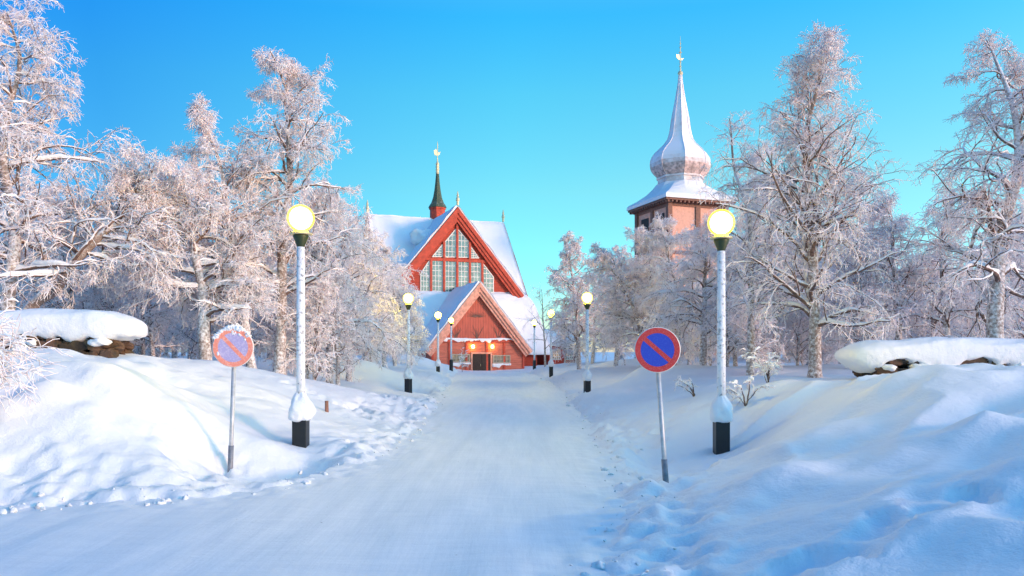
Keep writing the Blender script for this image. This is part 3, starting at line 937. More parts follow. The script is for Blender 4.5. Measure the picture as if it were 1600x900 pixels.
# ridge turret over the crossing
tb = MB(); tb.lathe([(1.0, -1.6), (1.0, 1.5)], 8, math.pi / 8, c=(0, 0, WR)); tb.lathe([(1.12, 0), (1.12, 0.18)], 8, math.pi / 8, c=(0, 0, WR + 1.3))
tur = tb.build('ridge_turret', M['red_trim'], church)
sp_ = MB(); sp_.lathe([(1.22, 1.5), (1.12, 1.75), (0.82, 2.2), (0.58, 2.9), (0.42, 3.8), (0.30, 4.8), (0.22, 5.7), (0.20, 6.0)], 8, math.pi / 8, c=(0, 0, WR))
sp_.build('spire', M['copper'], tur)
gf = MB()
gf.lathe([(0.20, 6.0), (0.20, 7.4), (0.1, 7.6), (0.06, 8.2), (0.05, 10.0), (0.01, 10.3)], 10, c=(0, 0, WR))
for k in range(4):
    gf.lathe([(0.20, 0), (0.27, 0.05), (0.27, 0.1), (0.20, 0.15)], 10, c=(0, 0, WR + 6.05 + k * 0.38))
gf.prism([(-0.42, -0.03, WR + 8.5), (-0.1, -0.03, WR + 8.35), (0.25, -0.03, WR + 8.5), (0.42, -0.03, WR + 8.95), (0.2, -0.03, WR + 8.8), (-0.05, -0.03, WR + 8.85), (-0.2, -0.03, WR + 9.3), (-0.33, -0.03, WR + 9.1), (-0.5, -0.03, WR + 9.05)], (0, 0.06, 0))
gf.build('weathercock', M['gold'], tur)

# low red outbuilding to the right of the church and one to its left
def hut(px0, px1, Y, wtop, label, rz=TH, depth=5.0):
    a, b = at(px0, 560, Y), at(px1, 560, Y)
    wdt = (b - a).length
    r = empty('outbuilding', ((a.x + b.x) / 2, Y, 0.0), rz)
    tag(r, label, 'building')
    m_ = MB(); m_.box((-wdt / 2, 0, -0.5), (wdt / 2, depth, wtop)); m_.build('wall', M['red_wall'], r)
    q = MB()
    q.prism([(-wdt / 2 - 0.4, -0.5, wtop + 0.02), (-wdt / 2 - 0.4, depth + 0.5, wtop + 0.02), (-wdt / 2 - 0.4, depth / 2, wtop + 2.0)], (wdt + 0.8, 0, 0))
    ro = q.build('roof', M['red_trim'], r)
    pr = []
    slab_snow(pr, (-wdt / 2 - 0.4, -0.6, wtop), (wdt / 2 + 0.4, -0.6, wtop), (wdt / 2 + 0.4, depth / 2, wtop + 2.05), (-wdt / 2 - 0.4, depth / 2, wtop + 2.05), 0.35, 5)
    slab_snow(pr, (-wdt / 2 - 0.4, depth + 0.6, wtop), (wdt / 2 + 0.4, depth + 0.6, wtop), (wdt / 2 + 0.4, depth / 2, wtop + 2.05), (-wdt / 2 - 0.4, depth / 2, wtop + 2.05), 0.35, 6)
    v_, q_ = join(pr)
    link('snow_blanket', np_mesh('snow_blanket', v_, q_, [M['cap_snow']]), ro)
    for c in (-0.24, 0.24):
        f = MB()
        x0 = c * wdt - 0.55
        for k in range(5):
            f.box((x0 + k * 0.275 - 0.03, -0.09, 0.7), (x0 + k * 0.275 + 0.03, -0.02, 1.9))
        for k in range(4):
            f.box((x0 - 0.03, -0.085, 0.7 + k * 0.4 - 0.03), (x0 + 1.13, -0.025, 0.7 + k * 0.4 + 0.03))
        fr = f.build('window', M['white_paint'], r)
        p = MB(); p.box((x0, -0.018, 0.7), (x0 + 1.1, -0.004, 1.9)); p.build('pane', M['pane_dark'], fr)
    return r
hut(856, 902, 97, 2.4, 'low red outbuilding with gridded windows behind the birches right of the church')
hut(535, 580, 86, 2.2, 'low red outbuilding half hidden by birches left of the church')

# ------------------------------------------------------------------ bell tower
TY = 95.0
T_ROT = math.radians(19)
tower = empty('bell_tower', (at(1063, 0, TY).x, TY, 0.0), T_ROT)
tag(tower, 'free standing bell tower with snowy onion dome, thin spire and sunlit salmon panelled sides', 'bell tower')
def tz(py): return CAMZ + (HOR - py) * TY / F
K = F / TY
EH = 4.75; BH = 3.85
ez = tz(326)
b_ = MB(); b_.box((-BH, -BH, -0.5), (BH, BH, ez + 0.3)); b_.build('wall', M['sunlit_panel'], tower)
tr = MB()
for sx_ in (-1, 1):
    for sy_ in (-1, 1):
        tr.box((sx_ * BH - 0.28, sy_ * BH - 0.28, -0.4), (sx_ * BH + 0.28, sy_ * BH + 0.28, ez - 0.02))
for sx_, sy_ in ((0, -1), (0, 1), (-1, 0), (1, 0)):
    if sx_ == 0:
        tr.box((-0.3, sy_ * BH - 0.17, -0.4), (0.3, sy_ * BH + 0.17, ez - 0.03))
        for z_ in (ez - 0.55, ez - 6.2, ez - 11.5):
            tr.box((-BH, sy_ * BH - 0.13, z_), (BH, sy_ * BH + 0.13, z_ + 0.45))
    else:
        tr.box((sx_ * BH - 0.17, -0.3, -0.4), (sx_ * BH + 0.17, 0.3, ez - 0.035))
        for z_ in (ez - 0.56, ez - 6.21, ez - 11.51):
            tr.box((sx_ * BH - 0.14, -BH, z_), (sx_ * BH + 0.14, BH, z_ + 0.44))
tr.build('timber_frame', M['brown_trim'], tower)
# dark sound openings on the side away from the sun
for sx_, sy_, cs in ((-1, 0, (-1.9, 1.9)),):
    for c in cs:
        op = MB(); op.box((-BH - 0.06, c - 0.9, ez - 4.8), (-BH + 0.02, c + 0.9, ez - 1.2))
        f = op.build('louvre_window', M['dark_wood'], tower)
ev = MB()
ev.box((-EH, -EH, ez + 0.02), (EH, EH, ez + 0.24))
for i in range(17):
    t_ = -EH + 0.35 + i * (2 * EH - 0.7) / 16
    for s_ in (-1, 1):
        ev.box((t_ - 0.09, min(s_ * EH * 0.985, s_ * BH), ez - 0.22), (t_ + 0.09, max(s_ * EH * 0.985, s_ * BH), ez + 0.016))
        ev.box((min(s_ * EH * 0.985, s_ * BH), t_ - 0.09, ez - 0.222), (max(s_ * EH * 0.985, s_ * BH), t_ + 0.09, ez + 0.014))
ev.build('eaves', M['brown_trim'], tower)
# flared roof: square at the eaves, octagon at the drum
pr, rows = [], []
def ring_pts(f, z):
    r8 = 2.95
    out = []
    for k in range(16):
        a = math.pi / 8 * k
        c, s_ = math.cos(a), math.sin(a)
        m_ = max(abs(c), abs(s_))
        sq = ((EH + 0.12) * c / m_, (EH + 0.12) * s_ / m_)
        o8 = r8 * math.cos(math.pi / 8) / math.cos(((a + math.pi / 8) % (math.pi / 4)) - math.pi / 8)
        oc_ = (o8 * c, o8 * s_)
        out.append((sq[0] * (1 - f) + oc_[0] * f, sq[1] * (1 - f) + oc_[1] * f, z))
    return out
prof = [(0.0, ez + 0.25), (0.0, ez + 0.6), (0.06, ez + 0.85), (0.3, ez + 1.25), (0.55, ez + 1.75), (0.8, ez + 2.35), (1.0, ez + 2.95)]
V = [p for f, z in prof for p in ring_pts(f, z)]
fs = []
for j in range(len(prof) - 1):
    for i in range(16):
        k = (i + 1) % 16
        fs.append((j * 16 + i, j * 16 + k, (j + 1) * 16 + k, (j + 1) * 16 + i))
mr_ = MB(); mr_.add(V, fs); mr_.build('flared_roof', M['cap_snow'], tower)
d_ = MB(); d_.lathe([(34 / K * 1.03, tz(297)), (34 / K * 1.03, tz(279))], 8, math.pi / 8); d_.lathe([(37 / K, tz(281)), (37 / K, tz(278))], 8, math.pi / 8)
d_.build('drum', M['dome'], tower)
on = [(279, 31.5), (276, 35), (272, 39), (267, 42.2), (262, 43.6), (256, 44), (250, 43.2), (245, 41.2), (239, 37), (233, 31), (226, 24), (218, 18.9), (210, 16.4), (200, 14.6), (186, 12.9), (170, 9.9), (155, 7.2), (140, 4.8), (128, 3.2), (117, 2.2)]
dm_ = MB()
fine = []
for i in range(len(on) - 1):
    for t_ in (0, 0.5):
        fine.append((on[i][0] + (on[i + 1][0] - on[i][0]) * t_, on[i][1] + (on[i + 1][1] - on[i][1]) * t_))
fine.append(on[-1])
dm_.lathe([(r / K * 1.06, tz(y)) for y, r in fine], 8, math.pi / 8)
dm_.build('onion_dome', M['dome'], tower)
hp = MB()
for k in range(8):
    a = math.pi / 8 + k * math.pi / 4
    hp.tube([(r / K * 1.062 * math.cos(a), r / K * 1.062 * math.sin(a), tz(y)) for y, r in fine], 0.05, 5)
hp.build('hip_rib', M['dome'], tower)
fn = MB()
fn.lathe([(0.14, tz(120)), (0.10, tz(117))], 10)
fn.lathe([(0.02, tz(118.5)), (0.25, tz(117)), (0.34, tz(114.5)), (0.25, tz(112)), (0.02, tz(110.5))], 14)
fn.lathe([(0.09, tz(112)), (0.07, tz(90)), (0.05, tz(75)), (0.015, tz(56))], 8)
for yy, r in ((104, 0.16), (97, 0.13), (82, 0.2), (74, 0.13), (68, 0.1)):
    fn.lathe([(0.04, tz(yy) - 0.12), (r, tz(yy)), (0.04, tz(yy) + 0.12)], 10)
z0 = tz(92)
fn.prism([(-0.55, -0.03, z0 + 0.1), (-0.2, -0.03, z0 - 0.15), (0.25, -0.03, z0 - 0.15), (0.5, -0.03, z0 + 0.2), (0.25, -0.03, z0 + 0.05), (-0.05, -0.03, z0 + 0.15), (-0.2, -0.03, z0 + 0.55), (-0.38, -0.03, z0 + 0.45), (-0.6, -0.03, z0 + 0.5)], (0, 0.06, 0))
fn.build('weathercock', M['gold'], tower)

# ------------------------------------------------------------------ street lamps
def lamp_parts(root, clump=True, seed=0, hfull=4.0):
    mb = MB(); mb.box((-0.12, -0.12, -0.5), (0.12, 0.12, 0.60)); mb.build('base_box', M['black'], root, bevel=0.012)
    mb = MB(); mb.lathe([(0.075, 0.58), (0.072, 2.0), (0.066, 3.6)], 20); mb.build('pole', M['frost_pole'], root, True)
    mb = MB(); mb.lathe([(0.062, 3.5), (0.07, 3.56), (0.13, 3.70), (0.13, 3.73), (0.11, 3.735)], 20); mb.build('collar', M['collar'], root, True)
    mb = MB(); mb.lathe([(0.10, 3.736), (0.185, 3.74), (0.19, 3.765), (0.12, 3.78), (0.12, 3.82)], 24); mb.build('ring', M['brass'], root, True)
    mb = MB(); mb.lathe([(0.12, -0.172)] + [(0.232 * math.sin(a), -0.232 * math.cos(a) + 0.022) for a in np.linspace(0.60, math.pi - 0.02, 20)], 32, c=(0, 0, 4.0), cap=False); gl = mb.build('globe', M['lamp'], root, True)
    mb = MB(); mb.lathe([(0.192 * math.sin(a), -0.192 * math.cos(a) + 0.022) for a in np.linspace(0.02, math.pi - 0.02, 18)], 24, c=(0, 0, 4.0)); mb.build('bulb', M['bulb'], gl, True)
    if clump:
        pr_ = [(0.02, 0.585), (0.13, 0.575), (0.185, 0.60), (0.205, 0.66), (0.208, 0.72), (0.202, 0.79), (0.185, 0.85), (0.155, 0.91), (0.12, 0.96), (0.092, 1.01), (0.07, 1.06)]
        zz_ = np.linspace(0, len(pr_) - 1, 34)
        rr_2 = np.interp(zz_, range(len(pr_)), [a[0] for a in pr_]); hh_ = np.interp(zz_, range(len(pr_)), [a[1] for a in pr_])
        aa_ = np.linspace(0, 2 * np.pi, 40, endpoint=False)
        RR, AA2 = np.meshgrid(rr_2, aa_, indexing='ij'); HH, _u = np.meshgrid(hh_, aa_, indexing='ij')
        kk = 1 + (0.15 if seed == 9 else 0.24) * fbm(np.cos(AA2) * 1.3 + HH * 3 + seed, np.sin(AA2) * 1.3 + HH * 2.2, seed, 4)
        v_ = np.stack([RR * kk * np.cos(AA2), RR * kk * np.sin(AA2), HH + (0 if seed == 9 else 0.02) * fbm(np.cos(AA2) * 2, np.sin(AA2) * 2, seed + 4, 2)], -1).reshape(-1, 3)
        ii_ = np.arange(34 * 40).reshape(34, 40); jn_ = np.roll(ii_, -1, axis=1)
        q_ = np.stack([ii_[:-1], jn_[:-1], jn_[1:], ii_[1:]], -1).reshape(-1, 4)
        link('snow_clump', np_mesh('snow_clump', v_, q_, [M['cap_snow']]), root)
def dup(root, loc, rz=0.0, label=None, skip=()):
    r = root.copy(); COL.objects.link(r); r.location = loc; r.rotation_euler = (0, 0, rz)
    if label: r['label'] = label
    for ch in list(root.children):
        if ch.name.split('.')[0] in skip: continue
        c = ch.copy(); COL.objects.link(c); c.parent = r
        for g in ch.children:
            d = g.copy(); COL.objects.link(d); d.parent = c
    return r
LG = 'globe street lamps lining the snowy road'
p = at(470, 710, 13.08)
lamp1 = empty('street_lamp', (p.x, p.y, p.z)); lamp_parts(lamp1, True, 2)
tag(lamp1, 'large near lamp left of the road, lumpy snow clump on black base', 'street lamp', LG)
lamp2 = empty('street_lamp', (0, 0, 0)); lamp_parts(lamp2, True, 9)
p = at(1127, 712, 13.26); lamp2.location = p
tag(lamp2, 'large near lamp right of the road, smooth round snow clump on black base', 'street lamp', LG)
for px, py, Y, lab, sk_ in ((638, 613, 32.9, 'mid distance street lamp left of the road, globe in front of a rimed birch', ()),
                       (684.5, 586, 51.6, 'small street lamp left of the road before the white porch roof, snow clump on base', ()),
                       (705, 573, 66.5, 'smallest left street lamp, no snow on its base, before the red porch wall', ('snow_clump',)),
                       (917.5, 617, 31.8, 'mid distance street lamp right of the road, globe before pink birch crowns', ()),
                       (861, 587, 49.5, 'small street lamp right of the road beside the low red outbuilding', ()),
                       (835, 573, 70.0, 'smallest right street lamp, standing just right of the porch corner', ('snow_clump',))):
    p = at(px, py, Y)
    dup(lamp1 if px < 800 else lamp2, (p.x, p.y, p.z), Y * 0.7, lab, sk_)

# ------------------------------------------------------------------ no-parking signs
def sign(base, top, face_turn, red, blue, label, capped, seed):
    root = empty('no_parking_sign', base)
    tag(root, label, 'road sign', 'round no parking signs on poles')
    b = Vector(base); t = Vector(top) - b
    ln = t.length; dr = t.normalized()
    mb = MB(); mb.tube([-dr * 0.3, dr * 0.4, dr * (ln - 0.05)], 0.032, 16); mb.build('pole', M['steel'], root, True)
    mb = MB(); mb.tube([-dr * 0.3, dr * 0.32], 0.040, 16); mb.build('pole_sleeve', M['steel_dark'], root, True)
    ctr = dr * (ln + 0.02) + Vector((0, -0.055, 0))
    # local frame of the disc: x right, z along the leaning pole, facing the viewer
    nz = dr
    fx = Vector((math.cos(face_turn), math.sin(face_turn), 0)); fx = (fx - nz * fx.dot(nz)).normalized()
    fy = nz.cross(fx).normalized()          # points away from the viewer
    def P(r, a, d):
        return ctr + fx * (r * math.cos(a)) + nz * (r * math.sin(a)) - fy * d
    n = 72
    def ringmesh(name, mat, prof, par):
        vs, fs = [], []
        for (r, d) in prof:
            for i in range(n): vs.append(P(r, 2 * math.pi * i / n, d))
        for j in range(len(prof) - 1):
            for i in range(n):
                k = (i + 1) % n
                fs.append((j * n + i, j * n + k, (j + 1) * n + k, (j + 1) * n + i))
        m_ = MB(); m_.add(vs, fs)
        m_.f.append(tuple(range(n))); m_.f.append(tuple((len(prof) - 1) * n + i for i in range(n)))
        return m_.build(name, mat, par)
    disc = ringmesh('disc', M['sign_rim'], [(0.288, -0.012), (0.302, -0.010), (0.302, 0.012), (0.294, 0.016)], root)
    rg = MB()                               # red ring
    vs = [P(r, 2 * math.pi * i / n, 0.019) for r in (0.221, 0.293) for i in range(n)] + [P(r, 2 * math.pi * i / n, 0.0165) for r in (0.221, 0.293) for i in range(n)]
    fs = [(i, (i + 1) % n, n + (i + 1) % n, n + i) for i in range(n)] + [(2 * n + i, 2 * n + (i + 1) % n, (i + 1) % n, i) for i in range(n)] + [(3 * n + i, 3 * n + (i + 1) % n, n + (i + 1) % n, n + i) for i in range(n)]
    rg.add(vs, fs)
    # diagonal bar from upper left to lower right, ends tucked inside the ring
    a = math.radians(-45); hw = 0.030; hl = 0.2195
    ca, sa = math.cos(a), math.sin(a)
    def Q2(x, z, d): return ctr + fx * x + nz * z - fy * d
    bar = [Q2(ca * s_ * hl - sa * w_ * hw, sa * s_ * hl + ca * w_ * hw, 0.0188) for s_, w_ in ((-1, -1), (1, -1), (1, 1), (-1, 1))]
    rg.prism(bar, fy * 0.0015)
    rg.build('red_ring', M[red], disc)
    ringmesh('blue_field', M[blue], [(0.2205, 0.0162), (0.2205, 0.0175)], disc)
    # clamp behind the disc
    mb = MB(); mb.box(tuple(dr * (ln - 0.08) + Vector((-0.06, -0.05, -0.02))), tuple(dr * (ln - 0.08) + Vector((0.06, 0.04, 0.02)))); mb.build('clamp', M['steel_dark'], root)
    if capped:
        parts = []
        rr2 = random.Random(seed)
        for i in range(15):
            a2 = math.radians(38 + i * 8.2)
            big = 1.0 if i > 3 else 0.6
            c = P(0.300, a2, rr2.uniform(-0.008, 0.012))
            parts.append(lump(0.045 * big, 0.036, (0.045 if 55 < 38 + i * 8.2 < 115 else 0.026) * big, seed + i, 0.3, tuple(c), 10))
        for i in range(12):
            c = P(rr2.uniform(0.2, 0.285), math.radians(rr2.uniform(25, 95)), 0.02)
            parts.append(lump(0.013, 0.008, 0.018, seed + i, 0.4, tuple(c), 7))
        v_, q_ = lump(0.018, 0.008, 0.03, 3, 0.3, tuple(P(0.24, math.radians(205), 0.02)), 8)
        link('snow_fleck', np_mesh('snow_fleck', v_, q_, [M['cap_snow']]), root)
        v_, q_ = join(parts)
        link('snow_cap', np_mesh('snow_cap', v_, q_, [M['cap_snow']]), root)
    return root
bL = at(360, 729, 11.67); tL = at(366.5, 545, 11.67)
sign(bL, tL, 0.10, 'sign_red_f', 'sign_blue_f', 'rime faded round no parking sign capped with snow, left of the road', True, 40)
bR = at(1040.5, 755, 10.2); tR = at(1026, 549, 10.2)
sign(bR, tR, -0.06, 'sign_red', 'sign_blue', 'clean bright blue and red no parking sign on a leaning pole, right of the road', False, 50)

# little stake left of the road
p = at(511, 652, 17.0)
st = MB(); st.tube([(p.x, p.y, gz(p.x, p.y) - 0.2), (p.x - 0.01, p.y, gz(p.x, p.y) + 0.24)], [0.045, 0.04], 8)
tag(st.build('marker_stake', M['brown_trim']), 'short grey stake poking out of the snow behind the left lamp', 'stake')

# ------------------------------------------------------------------ stone walls with thick snow
def stone_wall(x0, x1, Y, zb, ztop, label, seed, rot=0.0, cap_h=0.52):
    root = empty('stone_wall', (x0, Y, zb), rot)
    tag(root, label, 'stone wall', 'dry stone walls under deep snow')
    rr2 = random.Random(seed)
    ln = x1 - x0
    parts = []
    for row in range(4):
        x = 0.18 + (0.2 if row % 2 else 0)
        while x < ln - 0.15:
            w = min(rr2.uniform(0.34, 0.80), ln - 0.12 - x)
            if w < 0.12: break
            h = rr2.uniform(0.10, 0.17)
            for yy in (-0.30, 0.30):
                v_, q_ = lump(w * 0.56, 0.30, h, rr2.randint(0, 999), 0.42, (x + w / 2, yy + rr2.uniform(-0.09, 0.09), -0.28 + row * 0.21 + rr2.uniform(-0.03, 0.03)), 11)
                # flatten the faces so that the blob reads as a split block
                tl_ = rr2.uniform(-0.3, 0.3); v_[:, 1] = np.clip(v_[:, 1], yy - 0.24 + tl_ * (v_[:, 0] - x - w / 2) * 0.5, yy + 0.24)
                parts.append((v_, q_))
            x += w * 0.93
    v_, q_ = join(parts)
    link('stones', np_mesh('stones', v_, q_, [M['stone']], smooth=False), root)
    hs = ztop - zb
    snow_loaf(ln + 0.55, 0.85, cap_h, root, 'snow_cap', x0=-0.30, y0=0, z0=hs - cap_h, seed=seed, over=0.19, round_=0.75)
    # snow lodged against the stones
    lod = []
    for i in range(int(ln * 4.0)):
        x = rr2.uniform(0.2, ln - 0.1)
        lod.append(lump(rr2.uniform(0.08, 0.24), 0.12, rr2.uniform(0.05, 0.14), rr2.randint(0, 99), 0.35, (x, -0.53, rr2.choice((0.02, 0.05, hs - cap_h - 0.02, 0.2))), 9))
    v_, q_ = join(lod)
    link('lodged_snow', np_mesh('lodged_snow', v_, q_, [M['cap_snow']]), root)
    return root
a = at(220, 549, 16.0)
stone_wall(-13.6, a.x - 0.25, 16.0, 1.72, at(0, 489, 16.0).z, 'low stone wall under a rounded snow loaf on the left bank', 3, cap_h=0.60)
a = at(1312, 585, 15.6)
stone_wall(a.x + 0.32, 14.5, 15.6, 1.22, at(0, 532, 15.6).z, 'long low stone wall under flat deep snow on the right bank', 8)

# ------------------------------------------------------------------ birches
def resample(P, K_):
    P = np.array(P, float)
    d = np.concatenate([[0], np.cumsum(np.linalg.norm(np.diff(P, axis=0), axis=1))])
    t = np.linspace(0, d[-1], K_)
    Q = np.stack([np.interp(t, d, P[:, i]) for i in range(3)], 1)
    for _ in range(2):      # soften the corners
        Q[1:-1] = 0.25 * Q[:-2] + 0.5 * Q[1:-1] + 0.25 * Q[2:]
    return Q

def grow(P, Rr, nch, t0, t1, ang, ang_sd, length, len_prof, K_, droop, wob, rfac, rmax, rng, horiz=0.0, tip=0.35, up=0.0, rel=None):
    """children of every polyline in P (N,K,3): returns their polylines and radii"""
    Np, Kp = P.shape[:2]
    t = t0 + (t1 - t0) * ((np.arange(nch)[None, :] + rng.random((Np, nch))) / nch)
    t = t.ravel()
    pi = np.repeat(np.arange(Np), nch)
    f = np.clip(t * (Kp - 1), 0, Kp - 1.001)
    i0 = f.astype(int); fr = (f - i0)[:, None]
    pos = P[pi, i0] * (1 - fr) + P[pi, i0 + 1] * fr
    tan = P[pi, i0 + 1] - P[pi, i0]; tan /= np.linalg.norm(tan, axis=1, keepdims=True) + 1e-9
    rad = Rr[pi, i0] * (1 - fr[:, 0]) + Rr[pi, i0 + 1] * fr[:, 0]
    n = len(t)
    rnd = rng.normal(size=(n, 3)); rnd[:, 2] *= (1 - horiz)
    per = rnd - tan * (rnd * tan).sum(1, keepdims=True); per /= np.linalg.norm(per, axis=1, keepdims=True) + 1e-9
    a = np.radians(ang + ang_sd * rng.normal(size=n))[:, None]
    d = np.cos(a) * tan + np.sin(a) * per
    d[:, 2] += up
    d /= np.linalg.norm(d, axis=1, keepdims=True)
    ln = length * len_prof(t) * (0.65 + 0.6 * rng.random(n))
    if rel is not None:        # (share of the parent's length, shortest, longest)
        pl = np.linalg.norm(np.diff(P, axis=1), axis=2).sum(1)[pi]
        ln = np.clip(pl * rel[0], rel[1], rel[2]) * len_prof(t) * (0.65 + 0.6 * rng.random(n))
    out = np.empty((n, K_, 3)); out[:, 0] = pos
    bend = rng.normal(size=(n, 3)) * wob
    for k in range(1, K_):
        s = k / (K_ - 1)
        d = d + bend * 0.35 + rng.normal(size=(n, 3)) * wob
        d[:, 2] -= droop * s
        d /= np.linalg.norm(d, axis=1, keepdims=True)
        out[:, k] = out[:, k - 1] + d * (ln / (K_ - 1))[:, None]
    r0 = np.minimum(rad * rfac, rmax)
    R_ = r0[:, None] * (1 - (1 - tip) * np.linspace(0, 1, K_)[None, :])
    return out, R_

def tubes(P, R_, sides, squash=1.0):
    n, K_ = P.shape[:2]
    T = np.gradient(P, axis=1); T /= np.linalg.norm(T, axis=2, keepdims=True) + 1e-9
    mt = T.mean(axis=1)
    ref = np.where(np.abs(mt[:, 2:3]) > 0.9, np.array([[1.0, 0, 0]]), np.array([[0, 0, 1.0]]))[:, None, :]
    A = np.cross(T, ref); A /= np.linalg.norm(A, axis=2, keepdims=True) + 1e-9
    B = np.cross(A, T)
    ph = 2 * np.pi * np.arange(sides) / sides + np.pi / 2
    V = P[:, :, None, :] + R_[:, :, None, None] * (np.cos(ph)[None, None, :, None] * A[:, :, None, :] + squash * np.sin(ph)[None, None, :, None] * B[:, :, None, :])
    ii = np.arange(n * K_ * sides).reshape(n, K_, sides)
    jn = np.roll(ii, -1, axis=2)
    Q = np.stack([ii[:, :-1], jn[:, :-1], jn[:, 1:], ii[:, 1:]], -1).reshape(-1, 4)
    return V.reshape(-1, 3), Q

def snow_on(P, R_, rng, amount, extra, cover=0.75):
    """ridges of snow lying along the flatter limbs"""
    T = np.gradient(P, axis=1); T /= np.linalg.norm(T, axis=2, keepdims=True) + 1e-9
    flat = np.clip(1.15 - np.abs(T[:, :, 2]) * 1.25, 0, 1)
    n, K_ = P.shape[:2]
    keep = rng.random(n) < cover
    P, R_, flat = P[keep], R_[keep], flat[keep]
    if len(P) == 0: return None
    nz = 0.55 + 0.8 * rng.random((len(P), K_))
    gap = rng.random((len(P), K_)) < 0.30
    nz = np.where(gap, 0.12, nz)
    r = (R_ * 0.75 + extra) * flat * nz * amount
    r[:, 0] *= 0.3; r[:, -1] *= 0.1
    C = P.copy(); C[:, :, 2] += R_ * 0.75 + r * 0.55
    return tubes(C, r + 0.0005, 7, 0.85)

TWIG_R = 0.0078
def make_tree(path, seed, r_base=0.13, n1=34, len1=2.2, prof=None, ang1=62, droop1=0.10, t_start=0.22, n2=8, n3=7, n4=3, len2=0.62, len3=0.56, len4=0.18, droop3=0.30,
              twig=TWIG_R, snow=1.0, wob1=0.16, up1=0.1, extra=0.022):
    rng = np.random.default_rng(seed)
    K0 = 26
    tp = resample(path, K0)[None]
    hgt = tp[0, -1, 2] - tp[0, 0, 2]
    tp[0, 2:-1] += np.cumsum(rng.normal(size=(K0 - 3, 3)), axis=0) * np.array([0.012, 0.012, 0]) * 0.6
    s = np.linspace(0, 1, K0)
    tr_ = (r_base * (1 - s) ** 0.85 + 0.014)[None]
    tr_[0, 0] *= 1.3
    if prof is None:
        prof = lambda t: np.clip(1.15 * (1 - t) ** 0.62, 0.16, 1) * np.clip(0.55 + t * 1.2, 0, 1)
    P1, R1 = grow(tp, tr_, n1, t_start, 0.985, ang1, 12, len1, prof, 10, droop1, wob1, 0.5, 0.07, rng, 0.5, 0.22, up1)
    one = lambda t: 1.05 - 0.5 * t
    P2, R2 = grow(P1, R1, n2, 0.15, 1.0, 48, 14, len1 * len2, one, 7, 0.10, 0.20, 0.58, 0.022, rng, 0.45, 0.4, rel=(len2, 0.42, 1.6))
    P3, R3 = grow(P2, R2, n3, 0.12, 1.0, 46, 16, len1 * len3 * 0.62, one, 5, droop3, 0.22, 0.8, twig * 1.25, rng, 0.3, 0.6, rel=(len3, 0.24, 0.8))
    R3 = np.maximum(R3, twig * 0.75)
    lists = [(P1, R1, 6, 0), (P2, R2, 5, 0), (P3, R3, 3, 1)]
    if n4:
        P4, R4 = grow(P3, R3, n4, 0.15, 1.0, 50, 18, len4, one, 3, droop3, 0.2, 0.9, twig, rng, 0.0, 0.55)
        R4 = np.maximum(R4, twig * 0.6)
        lists.append((P4, R4, 3, 1))
    Vs, Qs, Ms, k = [], [], [], 0
    for P_, R_, sd2, mi in lists:
        v, q = tubes(P_, R_, sd2)
        Vs.append(v); Qs.append(q + k); Ms.append(np.full(len(q), mi)); k += len(v)
    crown = np_mesh('crown', np.concatenate(Vs), np.concatenate(Qs), [M['branch'], M['twig']], np.concatenate(Ms))
    v, q = tubes(tp, tr_, 12)
    trunk = np_mesh('trunk', v, q, [M['bark']])
    sn = [x for x in (snow_on(P1, R1, rng, snow, extra * 0.85), snow_on(P2, R2, rng, snow, extra * 0.5, 0.45), snow_on(P3, R3, rng, snow, extra * 0.42, 0.10)) if x is not None]
    v, q = join(sn)
    snowm = np_mesh('snow_load', v, q, [M['cap_snow']])
    return trunk, crown, snowm

def place_tree(meshes, loc, label, rz=0.0, sc=1.0, group='rimed birches along the road', name='birch_tree', cat='tree'):
    r = empty(name, loc, rz)
    r.scale = (sc, sc, sc) if not isinstance(sc, tuple) else sc
    tag(r, label, cat, group)
    for m_ in meshes:
        c = link(m_.name.split('.')[0], m_, r)
        if c.name.startswith('snow_load'): c['kind'] = 'stuff'
    return r

def hero(pix, Y, label, seed, **kw):
    """a birch whose trunk follows photo pixels at depth Y; its base is pushed into the snow"""
    pts = [at(x, y, Y) for x, y in pix]
    b = Vector((pts[0].x, pts[0].y, gz(pts[0].x, pts[0].y) - 0.15))
    rng = random.Random(seed)
    loc = [(0, 0, 0)] + [(p.x - b.x, rng.uniform(-0.15, 0.15) * i, p.z - b.z) for i, p in enumerate(pts) if p.z > b.z + 0.3]
    return place_tree(make_tree(loc, seed, **kw), b, label)

cone = lambda t: np.clip(1.15 * (1 - t) ** 0.52, 0.2, 1) * np.clip(0.6 + t * 1.1, 0, 1)
broad = lambda t: np.clip(1.3 * (1 - t) ** 0.45, 0.3, 1)
hero([(15, 545), (10, 470), (20, 400), (8, 330), (2, 250), (15, 160), (32, 90), (40, 40)], 18.0, 'broad tall birch with thick snowy limbs at the far left edge', 11, r_base=0.17, n1=40, len1=2.60, prof=broad, ang1=66, n2=9, n3=9, n4=4, droop1=0.06, snow=1.25, wob1=0.22, extra=0.026)
hero([(22, 545), (40, 475), (75, 458), (105, 450), (120, 425), (145, 392), (178, 360), (188, 330), (205, 300), (228, 262), (240, 240)], 19.0, 'crooked birch leaning right over the left stone wall, thick snow on its low bent trunk', 12, r_base=0.16, n1=30, len1=2.15, prof=broad, t_start=0.42, n2=9, n3=9, n4=4, droop1=0.09, snow=1.35, wob1=0.22, extra=0.03)
hero([(395, 582), (385, 520), (370, 450), (350, 350), (335, 260), (315, 175)], 21.0, 'pointed birch leaning left, just right of the left sign', 13, r_base=0.12, n1=38, len1=2.26, prof=cone, ang1=70, droop1=0.10, n2=8, n3=9, n4=4, snow=1.2)
